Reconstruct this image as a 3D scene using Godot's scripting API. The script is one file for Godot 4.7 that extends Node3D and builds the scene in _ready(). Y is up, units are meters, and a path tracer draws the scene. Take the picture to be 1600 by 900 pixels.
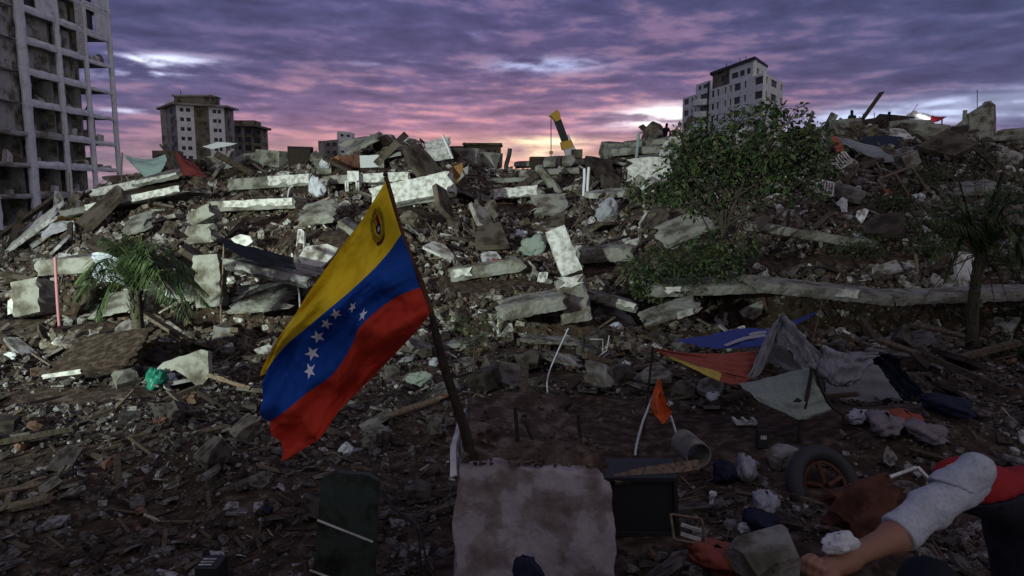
extends Node3D
# A dusk view over a collapsed block of flats: a flag on a leaning pole, tents, palms, rubble, damaged tower.
const F := 1100.0          # focal length in pixels of the 1600 x 900 photograph
const EYE := Vector3(0, 3.5, 0)
const PITCH := 0.13552     # the horizon lies 150 pixels above the picture's middle

var rng := RandomNumberGenerator.new()
var nz := FastNoiseLite.new()
var nz2 := FastNoiseLite.new()
var mats := {}
var taken := {}
var keep_out := []         # circles [x, z, r] where no loose rubble is strewn

# ------------------------------------------------------------------ mesh builder
class MB:
	var v := PackedVector3Array()
	var n := PackedVector3Array()
	var c := PackedColorArray()
	var uv := PackedVector2Array()
	var col := Color(1, 1, 1)
	func tri(a: Vector3, b: Vector3, d: Vector3) -> void:   # anticlockwise seen from outside
		var nn := (b - a).cross(d - a).normalized()
		v.append(a); v.append(d); v.append(b)
		for i in 3:
			n.append(nn); c.append(col); uv.append(Vector2.ZERO)
	func quad(a: Vector3, b: Vector3, d: Vector3, e: Vector3) -> void:
		tri(a, b, d); tri(a, d, e)
	func stri(a: Vector3, b: Vector3, d: Vector3, na: Vector3, nb: Vector3, nd: Vector3) -> void:
		v.append(a); v.append(d); v.append(b)
		n.append(na); n.append(nd); n.append(nb)
		for i in 3:
			c.append(col); uv.append(Vector2.ZERO)
	func box(t: Transform3D, s: Vector3) -> void:            # centred box
		var p := []
		for i in 8:
			p.append(t * Vector3(s.x * (0.5 if i & 1 else -0.5), s.y * (0.5 if i & 2 else -0.5), s.z * (0.5 if i & 4 else -0.5)))
		quad(p[4], p[5], p[7], p[6]); quad(p[1], p[0], p[2], p[3])
		quad(p[5], p[1], p[3], p[7]); quad(p[0], p[4], p[6], p[2])
		quad(p[6], p[7], p[3], p[2]); quad(p[0], p[1], p[5], p[4])
	func aabox(lo: Vector3, hi: Vector3) -> void:
		box(Transform3D(Basis(), (lo + hi) * 0.5), (hi - lo).abs())
	func mesh() -> ArrayMesh:
		var a := []
		a.resize(Mesh.ARRAY_MAX)
		a[Mesh.ARRAY_VERTEX] = v; a[Mesh.ARRAY_NORMAL] = n; a[Mesh.ARRAY_COLOR] = c; a[Mesh.ARRAY_TEX_UV] = uv
		var m := ArrayMesh.new()
		m.add_surface_from_arrays(Mesh.PRIMITIVE_TRIANGLES, a)
		return m

# ------------------------------------------------------------------ naming
func numbered(called: String) -> String:
	if not taken.has(called):
		taken[called] = 0
		return called
	taken[called] += 1
	return "%s_%03d" % [called, taken[called]]

func tag(o: Node, label: String, category: String, group := "", kind := "") -> Node:
	o.set_meta("label", label)
	if category != "":
		o.set_meta("category", category)
	if group != "":
		o.set_meta("group", group)
	o.set_meta("kind", kind if kind != "" else "thing")
	return o

func thing(called: String, at: Vector3, label: String, category: String, group := "") -> Node3D:
	var o := Node3D.new()
	o.name = numbered(called)
	add_child(o)
	o.position = at
	tag(o, label, category, group)
	return o

func put(called: String, mesh: Mesh, m: Material, parent: Node = null, t := Transform3D()) -> MeshInstance3D:
	var o := MeshInstance3D.new()
	o.mesh = mesh
	o.material_override = m
	o.transform = t
	if parent == null:
		o.name = numbered(called)
		add_child(o)
	else:
		o.name = called
		parent.add_child(o, true)
	return o

# ------------------------------------------------------------------ pixels to places
func ray(px: float, py: float) -> Vector3:      # scaled so that it goes one metre into the scene
	var x := (px - 800.0) / F
	var y := (450.0 - py) / F
	var cs := cos(PITCH)
	var sn := sin(PITCH)
	var dy := y * cs - sn
	var dz := y * sn + cs
	return Vector3(x / dz, dy / dz, -1.0)

func P(px: float, py: float, d: float) -> Vector3:
	return EYE + ray(px, py) * d

func G(px: float, py: float) -> Vector3:         # where a pixel meets the ground
	var r := ray(px, py)
	var d := 2.5
	while d < 80.0:
		var q := EYE + r * d
		if q.y < H(q.x, q.z):
			var lo := d - 0.25
			var hi := d
			for i in 8:
				var m := (lo + hi) * 0.5
				var w := EYE + r * m
				if w.y < H(w.x, w.z):
					hi = m
				else:
					lo = m
			return EYE + r * hi
		d += 0.25
	return EYE + r * 45.0

func PB(px: float, py: float, d: float) -> Vector3:      # the same, but never behind the ground that shows there
	return P(px, py, minf(d, -G(px, py).z - 0.1))

func on(x: float, z: float, up := 0.0) -> Vector3:
	return Vector3(x, H(x, z) + up, z)

const CREST := [[-60, 0.0], [-40, 0.0], [-31, 0.2], [-27, 1.6], [-24, 3.2], [-21, 4.3], [-17, 4.6], [-13, 5.0], [-9, 5.6], [-6, 5.9], [-3, 5.2], [-1, 4.6], [3, 4.4], [6, 5.0], [8, 6.0], [11, 6.6], [15, 6.8], [19, 6.9], [23, 6.9], [27, 6.4], [33, 5.6], [45, 3.5], [60, 1.0]]
func crest(x: float) -> float:
	if x <= CREST[0][0]:
		return 0.0
	for i in range(1, CREST.size()):
		if x < CREST[i][0]:
			var a = CREST[i - 1]
			var b = CREST[i]
			return lerpf(a[1], b[1], (x - a[0]) / (b[0] - a[0]))
	return CREST[-1][1]

var pits := PackedFloat32Array()     # hollows under the beams, 0.25 m cells
func dig(x: float, z: float, r: float, depth: float) -> void:
	if pits.is_empty():
		pits.resize(400 * 240)
	var k := int(ceil(r / 0.25))
	var ci := int((x + 50.0) * 4.0)
	var cj := int(-z * 4.0)
	for j in range(maxi(cj - k, 0), mini(cj + k + 1, 240)):
		for i in range(maxi(ci - k, 0), mini(ci + k + 1, 400)):
			var q := Vector2(i - ci, j - cj).length() * 0.25 / r
			if q < 1.0:
				pits[j * 400 + i] = maxf(pits[j * 400 + i], depth * smoothstep(1.0, 0.45, q))

func pit(x: float, z: float) -> float:
	if pits.is_empty():
		return 0.0
	var fx := (x + 50.0) * 4.0
	var fz := -z * 4.0
	if fx < 0.0 or fz < 0.0 or fx >= 399.0 or fz >= 239.0:
		return 0.0
	var i := int(fx)
	var j := int(fz)
	var u := fx - i
	var w := fz - j
	var b := j * 400 + i
	return lerpf(lerpf(pits[b], pits[b + 1], u), lerpf(pits[b + 400], pits[b + 401], u), w)

func H(x: float, z: float) -> float:
	var d := -z
	var foot := 16.5 + 1.5 * sin(x * 0.21 + 1.0)
	var top := 39.0
	# columns of the photograph fan out, so the profile is read at the width it has on the crest
	var xs := x * 40.0 / clampf(d, 22.0, 46.0)
	var h := 0.0
	var k := crest(xs)
	if d < top:
		var t := clampf((d - foot) / (top - foot), 0.0, 1.0)
		h = k * (t * 0.92 + 0.08 * t * t)
	elif d < 50.0:
		h = k
	else:
		h = k * (1.0 - smoothstep(50.0, 62.0, d))
	# the bank on which the photographer stands, and a low mound beside the tents
	h += 1.75 * (1.0 - smoothstep(1.6, 4.2, d - 0.12 * absf(x)))
	h += 0.55 * exp(-pow((x - 5.6) / 1.9, 2) - pow((d - 9.2) / 1.3, 2))
	h += 0.35 * exp(-pow((x + 4.6) / 2.2, 2) - pow((d - 8.6) / 1.6, 2))
	h += 0.30 * exp(-pow((x - 3.0) / 1.0, 2) - pow((d - 6.4) / 1.0, 2))
	var path := exp(-pow((x - 2.7) / 2.3, 2) - pow((d - 9.9) / 1.5, 2))
	var rough := (1.0 - 0.85 * path) * (0.4 + 0.6 * smoothstep(5.0, 9.0, d))
	var far := 1.0 - smoothstep(48.0, 62.0, d)
	h += (nz.get_noise_2d(x, z) * 0.55 * smoothstep(14.0, 20.0, d) + nz2.get_noise_2d(x, z) * 0.20) * rough * far
	return h - pit(x, z)

func normal_at(x: float, z: float) -> Vector3:
	var e := 0.2
	return Vector3(HF(x - e, z) - HF(x + e, z), 2.0 * e, HF(x, z - e) - HF(x, z + e)).normalized()

var field := PackedFloat32Array()    # the finished ground, sampled every 0.2 m
var closed := PackedByteArray()      # cells that stay free of rubble
func survey() -> void:
	field.resize(500 * 300)
	closed.resize(500 * 300)
	for j in 300:
		for i in 500:
			field[j * 500 + i] = H(i * 0.2 - 50.0, -j * 0.2)
	for k in keep_out:
		for j in range(maxi(int((-k[1] - k[2]) * 5.0), 0), mini(int((-k[1] + k[2]) * 5.0) + 2, 300)):
			for i in range(maxi(int((k[0] - k[2] + 50.0) * 5.0), 0), mini(int((k[0] + k[2] + 50.0) * 5.0) + 2, 500)):
				if Vector2(i * 0.2 - 50.0 - k[0], -j * 0.2 - k[1]).length() < k[2]:
					closed[j * 500 + i] = 1

func HF(x: float, z: float) -> float:
	var fx := (x + 50.0) * 5.0
	var fz := -z * 5.0
	if fx < 0.0 or fz < 0.0 or fx >= 499.0 or fz >= 299.0 or field.is_empty():
		return H(x, z)
	var i := int(fx)
	var j := int(fz)
	var u := fx - i
	var b := j * 500 + i
	return lerpf(lerpf(field[b], field[b + 1], u), lerpf(field[b + 500], field[b + 501], u), fz - j)

# ------------------------------------------------------------------ materials
func noise_tex(sd: int, freq: float, ramp: Array, octaves := 5, kind := FastNoiseLite.TYPE_SIMPLEX_SMOOTH, size := 512) -> NoiseTexture2D:
	var t := NoiseTexture2D.new()
	var n := FastNoiseLite.new()
	n.seed = sd
	n.noise_type = kind
	n.frequency = freq
	n.fractal_octaves = octaves
	n.fractal_gain = 0.6
	t.noise = n
	t.width = size
	t.height = size
	t.seamless = true
	var g := Gradient.new()
	g.offsets = PackedFloat32Array()
	var off := PackedFloat32Array()
	var cols := PackedColorArray()
	for r in ramp:
		off.append(r[0])
		cols.append(r[1])
	g.offsets = off
	g.colors = cols
	t.color_ramp = g
	return t

func bump_tex(sd: int, freq: float, strength: float, octaves := 5) -> NoiseTexture2D:
	var t := NoiseTexture2D.new()
	var n := FastNoiseLite.new()
	n.seed = sd
	n.frequency = freq
	n.fractal_octaves = octaves
	n.fractal_gain = 0.62
	t.noise = n
	t.width = 512
	t.height = 512
	t.seamless = true
	t.as_normal_map = true
	t.bump_strength = strength
	return t

func lin(r: float, g: float, b: float) -> Color:
	return Color(r, g, b).linear_to_srgb()

func material(called: String, base: Color, rough := 0.9, tex: Texture2D = null, scale := 1.0, bump: Texture2D = null, bump_k := 1.0) -> StandardMaterial3D:
	var m := StandardMaterial3D.new()
	m.resource_name = called
	m.albedo_color = base
	m.roughness = rough
	m.metallic_specular = 0.35
	if tex:
		m.albedo_texture = tex
	if bump:
		m.normal_enabled = true
		m.normal_texture = bump
		m.normal_scale = bump_k
	if tex or bump:
		m.uv1_triplanar = true
		m.uv1_scale = Vector3.ONE * scale
	mats[called] = m
	return m

func make_materials() -> void:
	var grit := noise_tex(3, 0.012, [[0.0, Color(0.55, 0.54, 0.52)], [0.35, Color(0.78, 0.77, 0.75)], [0.6, Color(0.95, 0.94, 0.93)], [1.0, Color(1, 1, 1)]])
	var stain := noise_tex(8, 0.006, [[0.0, Color(0.42, 0.38, 0.34)], [0.3, Color(0.72, 0.69, 0.65)], [0.5, Color(0.93, 0.92, 0.9)], [1.0, Color(1, 1, 1)]], 6)
	var dirt := noise_tex(15, 0.02, [[0.0, Color(0.40, 0.34, 0.30)], [0.45, Color(0.66, 0.58, 0.52)], [0.62, Color(0.86, 0.8, 0.75)], [0.75, Color(1, 0.97, 0.94)], [1.0, Color(0.6, 0.55, 0.52)]], 6)
	var speck := noise_tex(27, 0.02, [[0.0, Color(0.74, 0.73, 0.72)], [0.4, Color(0.92, 0.92, 0.92)], [1.0, Color(1, 1, 1)]], 6)
	var grain := noise_tex(21, 0.02, [[0.0, Color(0.5, 0.46, 0.42)], [0.5, Color(0.85, 0.83, 0.8)], [1.0, Color(1, 1, 1)]], 4)
	var weave := noise_tex(33, 0.03, [[0.0, Color(0.78, 0.78, 0.78)], [0.5, Color(0.93, 0.93, 0.93)], [1.0, Color(1, 1, 1)]], 3)
	var b_fine := bump_tex(5, 0.03, 6.0)
	var b_coarse := bump_tex(6, 0.012, 9.0, 6)
	var b_cloth := bump_tex(7, 0.010, 5.0, 4)
	var m: StandardMaterial3D
	m = material("ground", lin(0.105, 0.085, 0.07), 0.97, dirt, 0.35, b_coarse, 1.0)
	m.uv1_world_triplanar = true
	material("concrete", lin(0.27, 0.27, 0.245), 0.93, stain, 0.35, b_fine, 0.6)
	material("plaster", lin(0.70, 0.71, 0.68), 0.88, grit, 0.5, b_fine, 0.25)
	material("tower_paint", lin(0.84, 0.86, 0.90), 0.85, speck, 0.08, b_fine, 0.3)
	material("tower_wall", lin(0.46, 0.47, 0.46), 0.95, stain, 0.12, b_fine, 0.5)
	material("house_white", lin(0.84, 0.86, 0.83), 0.9, speck, 0.05)
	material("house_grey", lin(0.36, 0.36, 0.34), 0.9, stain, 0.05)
	material("house_brown", lin(0.21, 0.20, 0.15), 0.9, stain, 0.08)
	material("glass_dark", lin(0.03, 0.032, 0.035), 0.25)
	material("wood", lin(0.22, 0.17, 0.12), 0.85, grain, 1.2)
	material("wood_orange", lin(0.34, 0.17, 0.06), 0.7, grain, 0.9)
	material("wood_dark", lin(0.045, 0.033, 0.026), 0.8, grain, 1.2, b_fine, 0.5)
	material("rust", lin(0.12, 0.05, 0.03), 0.8, stain, 0.6, b_fine, 0.4)
	material("metal_dark", lin(0.03, 0.03, 0.032), 0.55)
	material("metal_white", lin(0.65, 0.67, 0.68), 0.4)
	material("bark", lin(0.10, 0.088, 0.068), 0.95, grain, 1.5, b_coarse, 0.8)
	material("panel_green", lin(0.045, 0.062, 0.052), 0.5, stain, 0.8, b_fine, 0.2)
	material("block_face", lin(0.40, 0.365, 0.375), 0.92, noise_tex(44, 0.0030, [[0.0, Color(0.62, 0.56, 0.52)], [0.40, Color(0.77, 0.73, 0.71)], [0.56, Color(0.94, 0.93, 0.95)], [1.0, Color(1, 1, 1)]], 9, FastNoiseLite.TYPE_SIMPLEX_SMOOTH, 1024), 0.8, b_fine, 0.45)
	material("earth_slab", lin(0.085, 0.07, 0.058), 0.97, dirt, 0.5, b_coarse, 0.8)
	material("block_top", lin(0.17, 0.14, 0.125), 0.97, dirt, 0.35, b_coarse, 0.8)
	for c in [["cloth_yellow", 0.55, 0.42, 0.10], ["cloth_orange", 0.75, 0.14, 0.04], ["cloth_red", 0.13, 0.022, 0.02], ["cloth_rust", 0.30, 0.075, 0.05], ["cloth_blue", 0.045, 0.065, 0.26], ["cloth_navy", 0.015, 0.02, 0.045], ["cloth_grey", 0.22, 0.225, 0.24], ["cloth_green", 0.25, 0.29, 0.25], ["cloth_teal", 0.27, 0.36, 0.34], ["cloth_black", 0.014, 0.014, 0.016], ["cloth_white", 0.62, 0.63, 0.64], ["cloth_pale", 0.36, 0.36, 0.40], ["cloth_dusty", 0.22, 0.19, 0.20]]:
		m = material(c[0], lin(c[1], c[2], c[3]), 0.8, weave, 1.5, b_cloth, 0.6)
	m = material("foil", lin(0.55, 0.58, 0.62), 0.35, weave, 2.0, b_coarse, 0.8)
	m = material("bag_white", lin(0.6, 0.62, 0.66), 0.45, weave, 2.0, b_coarse, 0.8)
	m = material("bag_green", lin(0.02, 0.2, 0.13), 0.4, weave, 2.0, b_coarse, 0.8)
	m = material("skin", lin(0.26, 0.13, 0.085), 0.6)
	m = material("person_red", lin(0.34, 0.018, 0.02), 0.85, weave, 4.0, b_cloth, 0.4)
	m = material("person_navy", lin(0.016, 0.018, 0.028), 0.9, weave, 4.0, b_cloth, 0.4)
	m = material("person_white", lin(0.46, 0.49, 0.53), 0.9, weave, 4.0, b_cloth, 0.3)
	m = material("paint_yellow", lin(0.55, 0.33, 0.04), 0.5)
	m = material("paint_pink", lin(0.34, 0.15, 0.16), 0.6)
	# things whose tone differs from piece to piece carry it in their own colour
	for c in [["fragment", stain, 0.5, b_fine], ["timber", grain, 1.0, b_fine], ["leaf", null, 1.0, null]]:
		m = material(c[0], Color(1, 1, 1), 0.93 if c[0] != "leaf" else 0.6, c[1], c[2], c[3], 0.4)
		m.vertex_color_use_as_albedo = true
	m.backlight_enabled = true
	m.backlight = lin(0.05, 0.08, 0.02)
	m.cull_mode = BaseMaterial3D.CULL_DISABLED

# ------------------------------------------------------------------ sky
var cn := FastNoiseLite.new()
var cn2 := FastNoiseLite.new()
const LOW := [[-40.0, 0.84, 0.60, 0.53], [52.0, 0.85, 0.62, 0.54], [72.0, 0.80, 0.56, 0.55], [100.0, 0.63, 0.44, 0.565], [140.0, 0.50, 0.385, 0.555], [180.0, 0.395, 0.335, 0.53], [240.0, 0.335, 0.31, 0.52], [300.0, 0.30, 0.295, 0.50], [420.0, 0.27, 0.285, 0.48], [700.0, 0.25, 0.275, 0.46], [9000.0, 0.23, 0.26, 0.44]]

func gap(px: float, up: float, cx: float, cu: float, wx: float, wu: float, tilt := 0.0) -> float:
	var a := (px - cx) / wx
	var b := (up - cu - tilt * (px - cx)) / wu
	return exp(-a * a - b * b)

func sky_color(az: float, el: float) -> Color:
	# heights in pixels of the photograph above the horizon
	var e := clampf(el, -0.05, 1.45)
	var near := absf(az) < 1.3
	var px := 800.0 + F * (tan(az) if near else signf(az) * 3.6)
	var up := F * tan(e) / maxf(cos(clampf(az, -1.2, 1.2)), 0.4)
	var dx := cos(az) * 5.0
	var dy := sin(az) * 5.0
	# streaks that rise a little to the right, finer towards the horizon
	var sy := e * 26.0 / (0.42 + 1.5 * e) + az * 0.5
	var warp := cn2.get_noise_3d(dx * 10.0, dy * 10.0, sy * 9.0)
	var n1 := cn.get_noise_3d(dx * 17.0 + warp * 6.0, dy * 17.0, sy * 12.0 + warp * 6.0)
	var n2 := cn.get_noise_3d(dx * 62.0 + 70.0 + warp * 12.0, dy * 62.0, sy * 80.0 + warp * 16.0 + n1 * 16.0)
	var n3 := cn2.get_noise_3d(dx * 3.0 + 31.0, dy * 3.0, sy * 5.0)
	# base colour by height, warped by the clouds
	var u := up - 14.0 * n3 - 9.0 * n1
	var c := Color(LOW[0][1], LOW[0][2], LOW[0][3])
	for i in range(1, LOW.size()):
		if u < LOW[i][0]:
			var a = LOW[i - 1]
			var b = LOW[i]
			var t: float = clampf((u - a[0]) / (b[0] - a[0]), 0.0, 1.0)
			c = Color(lerpf(a[1], b[1], t), lerpf(a[2], b[2], t), lerpf(a[3], b[3], t))
			break
	# away from where the sun went down the air is bluer
	var away := clampf(absf(px - 760.0) / 900.0, 0.0, 1.0)
	away = away * away * (3.0 - 2.0 * away)
	var blue := Color(0.33, 0.325, 0.51).lerp(Color(0.25, 0.28, 0.45), clampf(up / 300.0, 0.0, 1.0))
	c = c.lerp(blue, away * 0.85)
	# pink undersides and grey-violet bodies of the cloud deck
	var ridge := smoothstep(-0.06, 0.45, 0.5 * n1 + 1.05 * n2)
	var pink_k := exp(-pow((up - 120.0) / 75.0, 2)) * (1.0 - 0.75 * away) + 0.36 * exp(-pow((px - 980.0) / 330.0, 2)) * smoothstep(120.0, 250.0, up) * (1.0 - smoothstep(420.0, 900.0, up)) + 0.10
	c = c.lerp(Color(0.84, 0.53, 0.53), ridge * clampf(pink_k, 0.0, 1.0) * 0.52)
	var body := smoothstep(0.0, 0.55, -0.7 * n1 - 0.6 * n2 + 0.25 * n3)
	c = c.lerp(Color(0.27, 0.262, 0.435), body * 0.20 * smoothstep(45.0, 110.0, up))
	var body2 := smoothstep(0.05, 0.4, n3)
	c = c.lerp(Color(0.30, 0.285, 0.46), body2 * 0.22 * smoothstep(130.0, 200.0, up))
	# breaks in the deck where the clear sky shows
	var torn := clampf(0.55 + 1.0 * n1 + 2.2 * n2, 0.0, 1.4)
	var g1 := gap(px, up, 265.0, 197.0, 75.0, 9.0, -0.02) + 0.9 * gap(px, up, 235.0, 177.0, 65.0, 6.0)
	g1 += 0.55 * gap(px, up, 225.0, 123.0, 60.0, 4.0)
	var g2 := 0.85 * gap(px, up, 850.0, 190.0, 75.0, 11.0) + 0.35 * gap(px, up, 720.0, 234.0, 30.0, 5.0) + 0.3 * gap(px, up, 600.0, 193.0, 50.0, 4.0)
	var g3 := gap(px, up, 1025.0, 116.0, 70.0, 15.0, 0.10)
	var g4 := gap(px, up, 1560.0, 133.0, 260.0, 20.0, 0.10) + 0.5 * gap(px, up, 1330.0, 112.0, 90.0, 16.0, 0.12)
	var g5 := gap(px, up, 850.0, 76.0, 70.0, 8.0) + 0.7 * gap(px, up, 830.0, 60.0, 95.0, 8.0)
	c = c.lerp(Color(0.80, 0.83, 0.97), clampf(g1 * 1.5, 0.0, 1.0) * clampf(torn * 1.05, 0.0, 1.0))
	c = c.lerp(Color(0.66, 0.72, 0.93), clampf(g2 * 1.2, 0.0, 1.0) * clampf(torn, 0.0, 1.0))
	c = c.lerp(Color(0.98, 0.92, 0.96), clampf(g3 * 1.6, 0.0, 1.0) * clampf(torn * 1.2 + 0.25, 0.0, 1.0))
	c = c.lerp(Color(0.68, 0.73, 0.90), clampf(g4 * 1.6, 0.0, 1.0) * clampf(torn * 0.4 + 0.6, 0.0, 1.0))
	c = c.lerp(Color(1.0, 0.86, 0.70), clampf(g5 * 1.4, 0.0, 1.0) * clampf(torn * 0.8 + 0.4, 0.0, 1.0))
	var puff := gap(px, up, 808.0, 62.0, 18.0, 9.0) + gap(px, up, 940.0, 64.0, 17.0, 9.0) + 0.7 * gap(px, up, 868.0, 58.0, 16.0, 7.0)
	c = c.lerp(Color(0.58, 0.42, 0.50), clampf(puff, 0.0, 1.0) * clampf(torn + 0.3, 0.0, 0.9))
	c *= 1.0 + 0.25 * n2
	var grey := c.r * 0.3 + c.g * 0.55 + c.b * 0.15
	c = c.lerp(Color(grey, grey, grey), 0.20)
	return Color(c.r * 1.10, c.g * 1.10, c.b * 1.08)

func make_sky() -> ImageTexture:
	cn.seed = 5
	cn.frequency = 0.03
	cn.fractal_octaves = 5
	cn.fractal_gain = 0.6
	cn2.seed = 11
	cn2.frequency = 0.03
	cn2.fractal_octaves = 3
	var small := Image.create(512, 256, false, Image.FORMAT_RGB8)
	small.fill(Color(0.16, 0.14, 0.17))
	for j in 129:
		for i in 512:
			small.set_pixel(i, j, sky_color(wrapf((i + 0.5) / 512.0 * TAU, -PI, PI), (0.5 - (j + 0.5) / 256.0) * PI))
	small.resize(4096, 2048, Image.INTERPOLATE_CUBIC)
	for j in range(820, 1026):
		for k in range(-448, 448):
			var i := posmod(k, 4096)
			small.set_pixel(i, j, sky_color((k + 0.5) / 4096.0 * TAU, (0.5 - (j + 0.5) / 2048.0) * PI))
	return ImageTexture.create_from_image(small)

# ------------------------------------------------------------------ shapes
func clip(polys: Array, nrm: Vector3, dist: float) -> Array:    # the part of a convex body where nrm . p <= dist
	var out := []
	var cap := []
	for poly in polys:
		var res := PackedVector3Array()
		for i in poly.size():
			var a: Vector3 = poly[i]
			var b: Vector3 = poly[(i + 1) % poly.size()]
			var da := nrm.dot(a) - dist
			var db := nrm.dot(b) - dist
			if da <= 0.0:
				res.append(a)
			if (da < 0.0 and db > 0.0) or (da > 0.0 and db < 0.0):
				var q := a.lerp(b, da / (da - db))
				res.append(q)
				cap.append(q)
		if res.size() >= 3:
			out.append(res)
	if cap.size() >= 3:
		var mid := Vector3.ZERO
		for q in cap:
			mid += q
		mid /= cap.size()
		var ax := nrm.cross(Vector3(0.31, 0.95, 0.17)).normalized()
		var ay := nrm.cross(ax)
		cap.sort_custom(func(a, b): return atan2((a - mid).dot(ay), (a - mid).dot(ax)) < atan2((b - mid).dot(ay), (b - mid).dot(ax)))
		var ring := PackedVector3Array()
		for q in cap:
			if ring.is_empty() or (ring[-1].distance_to(q) > 1e-5):
				ring.append(q)
		if ring.size() >= 3:
			out.append(ring)
	return out

func box_polys(s: Vector3) -> Array:
	var p := []
	for i in 8:
		p.append(Vector3(s.x * (0.5 if i & 1 else -0.5), s.y * (0.5 if i & 2 else -0.5), s.z * (0.5 if i & 4 else -0.5)))
	var out := []
	for q in [[4, 5, 7, 6], [1, 0, 2, 3], [5, 1, 3, 7], [0, 4, 6, 2], [6, 7, 3, 2], [0, 1, 5, 4]]:
		out.append(PackedVector3Array([p[q[0]], p[q[1]], p[q[2]], p[q[3]]]))
	return out

func polys_mesh(polys: Array, mb: MB = null) -> MB:
	var m := mb if mb else MB.new()
	for poly in polys:
		for i in range(1, poly.size() - 1):
			m.tri(poly[0], poly[i], poly[i + 1])
	return m

func broken(size: Vector3, cuts: int, flat := 0.0) -> ArrayMesh:      # a fractured piece: a box with its corners and edges split off
	var polys := box_polys(size)
	for i in cuts:
		var q := Vector3(rng.randf_range(-1, 1), rng.randf_range(-1, 1) * (1.0 - flat), rng.randf_range(-1, 1))
		if q.length() < 0.3:
			continue
		q = q.normalized()
		var reach := (absf(q.x) * size.x + absf(q.y) * size.y + absf(q.z) * size.z) * 0.5
		polys = clip(polys, q, reach * rng.randf_range(0.55, 0.85))
	return polys_mesh(polys).mesh()

func rough_box(size: Vector3, seg: Vector3i, amp: float, sd: float, ends := 0.0) -> MB:   # a block whose faces and arrises are worn uneven
	var m := MB.new()
	var half := size * 0.5
	var shape := func(p: Vector3) -> Vector3:
		var q := p * 3.1 + Vector3(sd, sd * 1.7, -sd)
		var o := Vector3(nz.get_noise_3dv(q * 4.0), nz.get_noise_3dv(q * 4.0 + Vector3(50, 0, 0)), nz.get_noise_3dv(q * 4.0 + Vector3(0, 50, 0))) * amp * 0.9
		o += Vector3(nz2.get_noise_3dv(q * 9.0), nz2.get_noise_3dv(q * 9.0 + Vector3(9, 3, 0)), nz2.get_noise_3dv(q * 9.0 + Vector3(0, 7, 5))) * amp
		if ends > 0.0 and absf(p.x) > half.x - 0.001:
			o.x += signf(p.x) * ends * nz2.get_noise_3dv(q * 14.0 + Vector3(3, 3, 3)) * 2.0
		# arrises are rubbed off
		var e := Vector3(half.x - absf(p.x), half.y - absf(p.y), half.z - absf(p.z))
		var on_edge := int(e.x < 0.001) + int(e.y < 0.001) + int(e.z < 0.001)
		if on_edge >= 2:
			o -= Vector3(signf(p.x) * float(e.x < 0.001), signf(p.y) * float(e.y < 0.001), signf(p.z) * float(e.z < 0.001)) * amp * 0.7
		return p + o
	for ax in 3:
		var ay := (ax + 1) % 3
		var az := (ax + 2) % 3
		for s in [-1.0, 1.0]:
			for i in seg[ay]:
				for j in seg[az]:
					var q := []
					for k in [[0, 0], [1, 0], [1, 1], [0, 1]]:
						var p := Vector3.ZERO
						p[ax] = half[ax] * s
						p[ay] = half[ay] * (2.0 * (i + k[0]) / seg[ay] - 1.0)
						p[az] = half[az] * (2.0 * (j + k[1]) / seg[az] - 1.0)
						q.append(shape.call(p))
					if s > 0:
						m.quad(q[0], q[1], q[2], q[3])
					else:
						m.quad(q[3], q[2], q[1], q[0])
	return m

func tube(pts: Array, radii, sides := 6, m: MB = null, closed := true) -> MB:
	if m == null:
		m = MB.new()
	var rings := []
	var prev := Vector3(0.37, 0.21, 0.9)
	for i in pts.size():
		var t: Vector3 = (pts[mini(i + 1, pts.size() - 1)] - pts[maxi(i - 1, 0)]).normalized()
		var a := t.cross(prev)
		if a.length() < 0.1:
			a = t.cross(Vector3(0.9, 0.1, 0.2))
		a = a.normalized()
		var b := t.cross(a).normalized()
		var r: float = radii if (radii is float or radii is int) else radii[i]
		var ring := []
		for k in sides:
			var w := TAU * k / sides
			var o := a * cos(w) + b * sin(w)
			ring.append([pts[i] + o * r, o])
		rings.append(ring)
	for i in rings.size() - 1:
		for k in sides:
			var p = rings[i][k]
			var q = rings[i][(k + 1) % sides]
			var s = rings[i + 1][(k + 1) % sides]
			var u = rings[i + 1][k]
			m.stri(p[0], q[0], s[0], p[1], q[1], s[1])
			m.stri(p[0], s[0], u[0], p[1], s[1], u[1])
	if closed:
		for e in [0, rings.size() - 1]:
			for k in range(1, sides - 1):
				if e == 0:
					m.tri(rings[0][0][0], rings[0][k + 1][0], rings[0][k][0])
				else:
					m.tri(rings[e][0][0], rings[e][k][0], rings[e][k + 1][0])
	return m

func prism(poly: PackedVector2Array, thick: float) -> MB:     # outline in x, y; front face at z = 0, back at -thick
	var m := MB.new()
	var q := poly
	if Geometry2D.is_polygon_clockwise(q):
		q = q.duplicate()
		q.reverse()
	var idx := Geometry2D.triangulate_polygon(q)
	for i in range(0, idx.size(), 3):
		var a := q[idx[i]]
		var b := q[idx[i + 1]]
		var d := q[idx[i + 2]]
		if (b - a).cross(d - a) < 0:
			var s := b
			b = d
			d = s
		m.tri(Vector3(a.x, a.y, 0), Vector3(b.x, b.y, 0), Vector3(d.x, d.y, 0))
		m.tri(Vector3(a.x, a.y, -thick), Vector3(d.x, d.y, -thick), Vector3(b.x, b.y, -thick))
	for i in q.size():
		var a := q[i]
		var b := q[(i + 1) % q.size()]
		m.quad(Vector3(a.x, a.y, -thick), Vector3(b.x, b.y, -thick), Vector3(b.x, b.y, 0), Vector3(a.x, a.y, 0))
	return m

func cr(a, b, c, d, t: float):
	return 0.5 * ((2.0 * b) + (c - a) * t + (2.0 * a - 5.0 * b + 4.0 * c - d) * t * t + (3.0 * b - a - 3.0 * c + d) * t * t * t)

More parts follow.
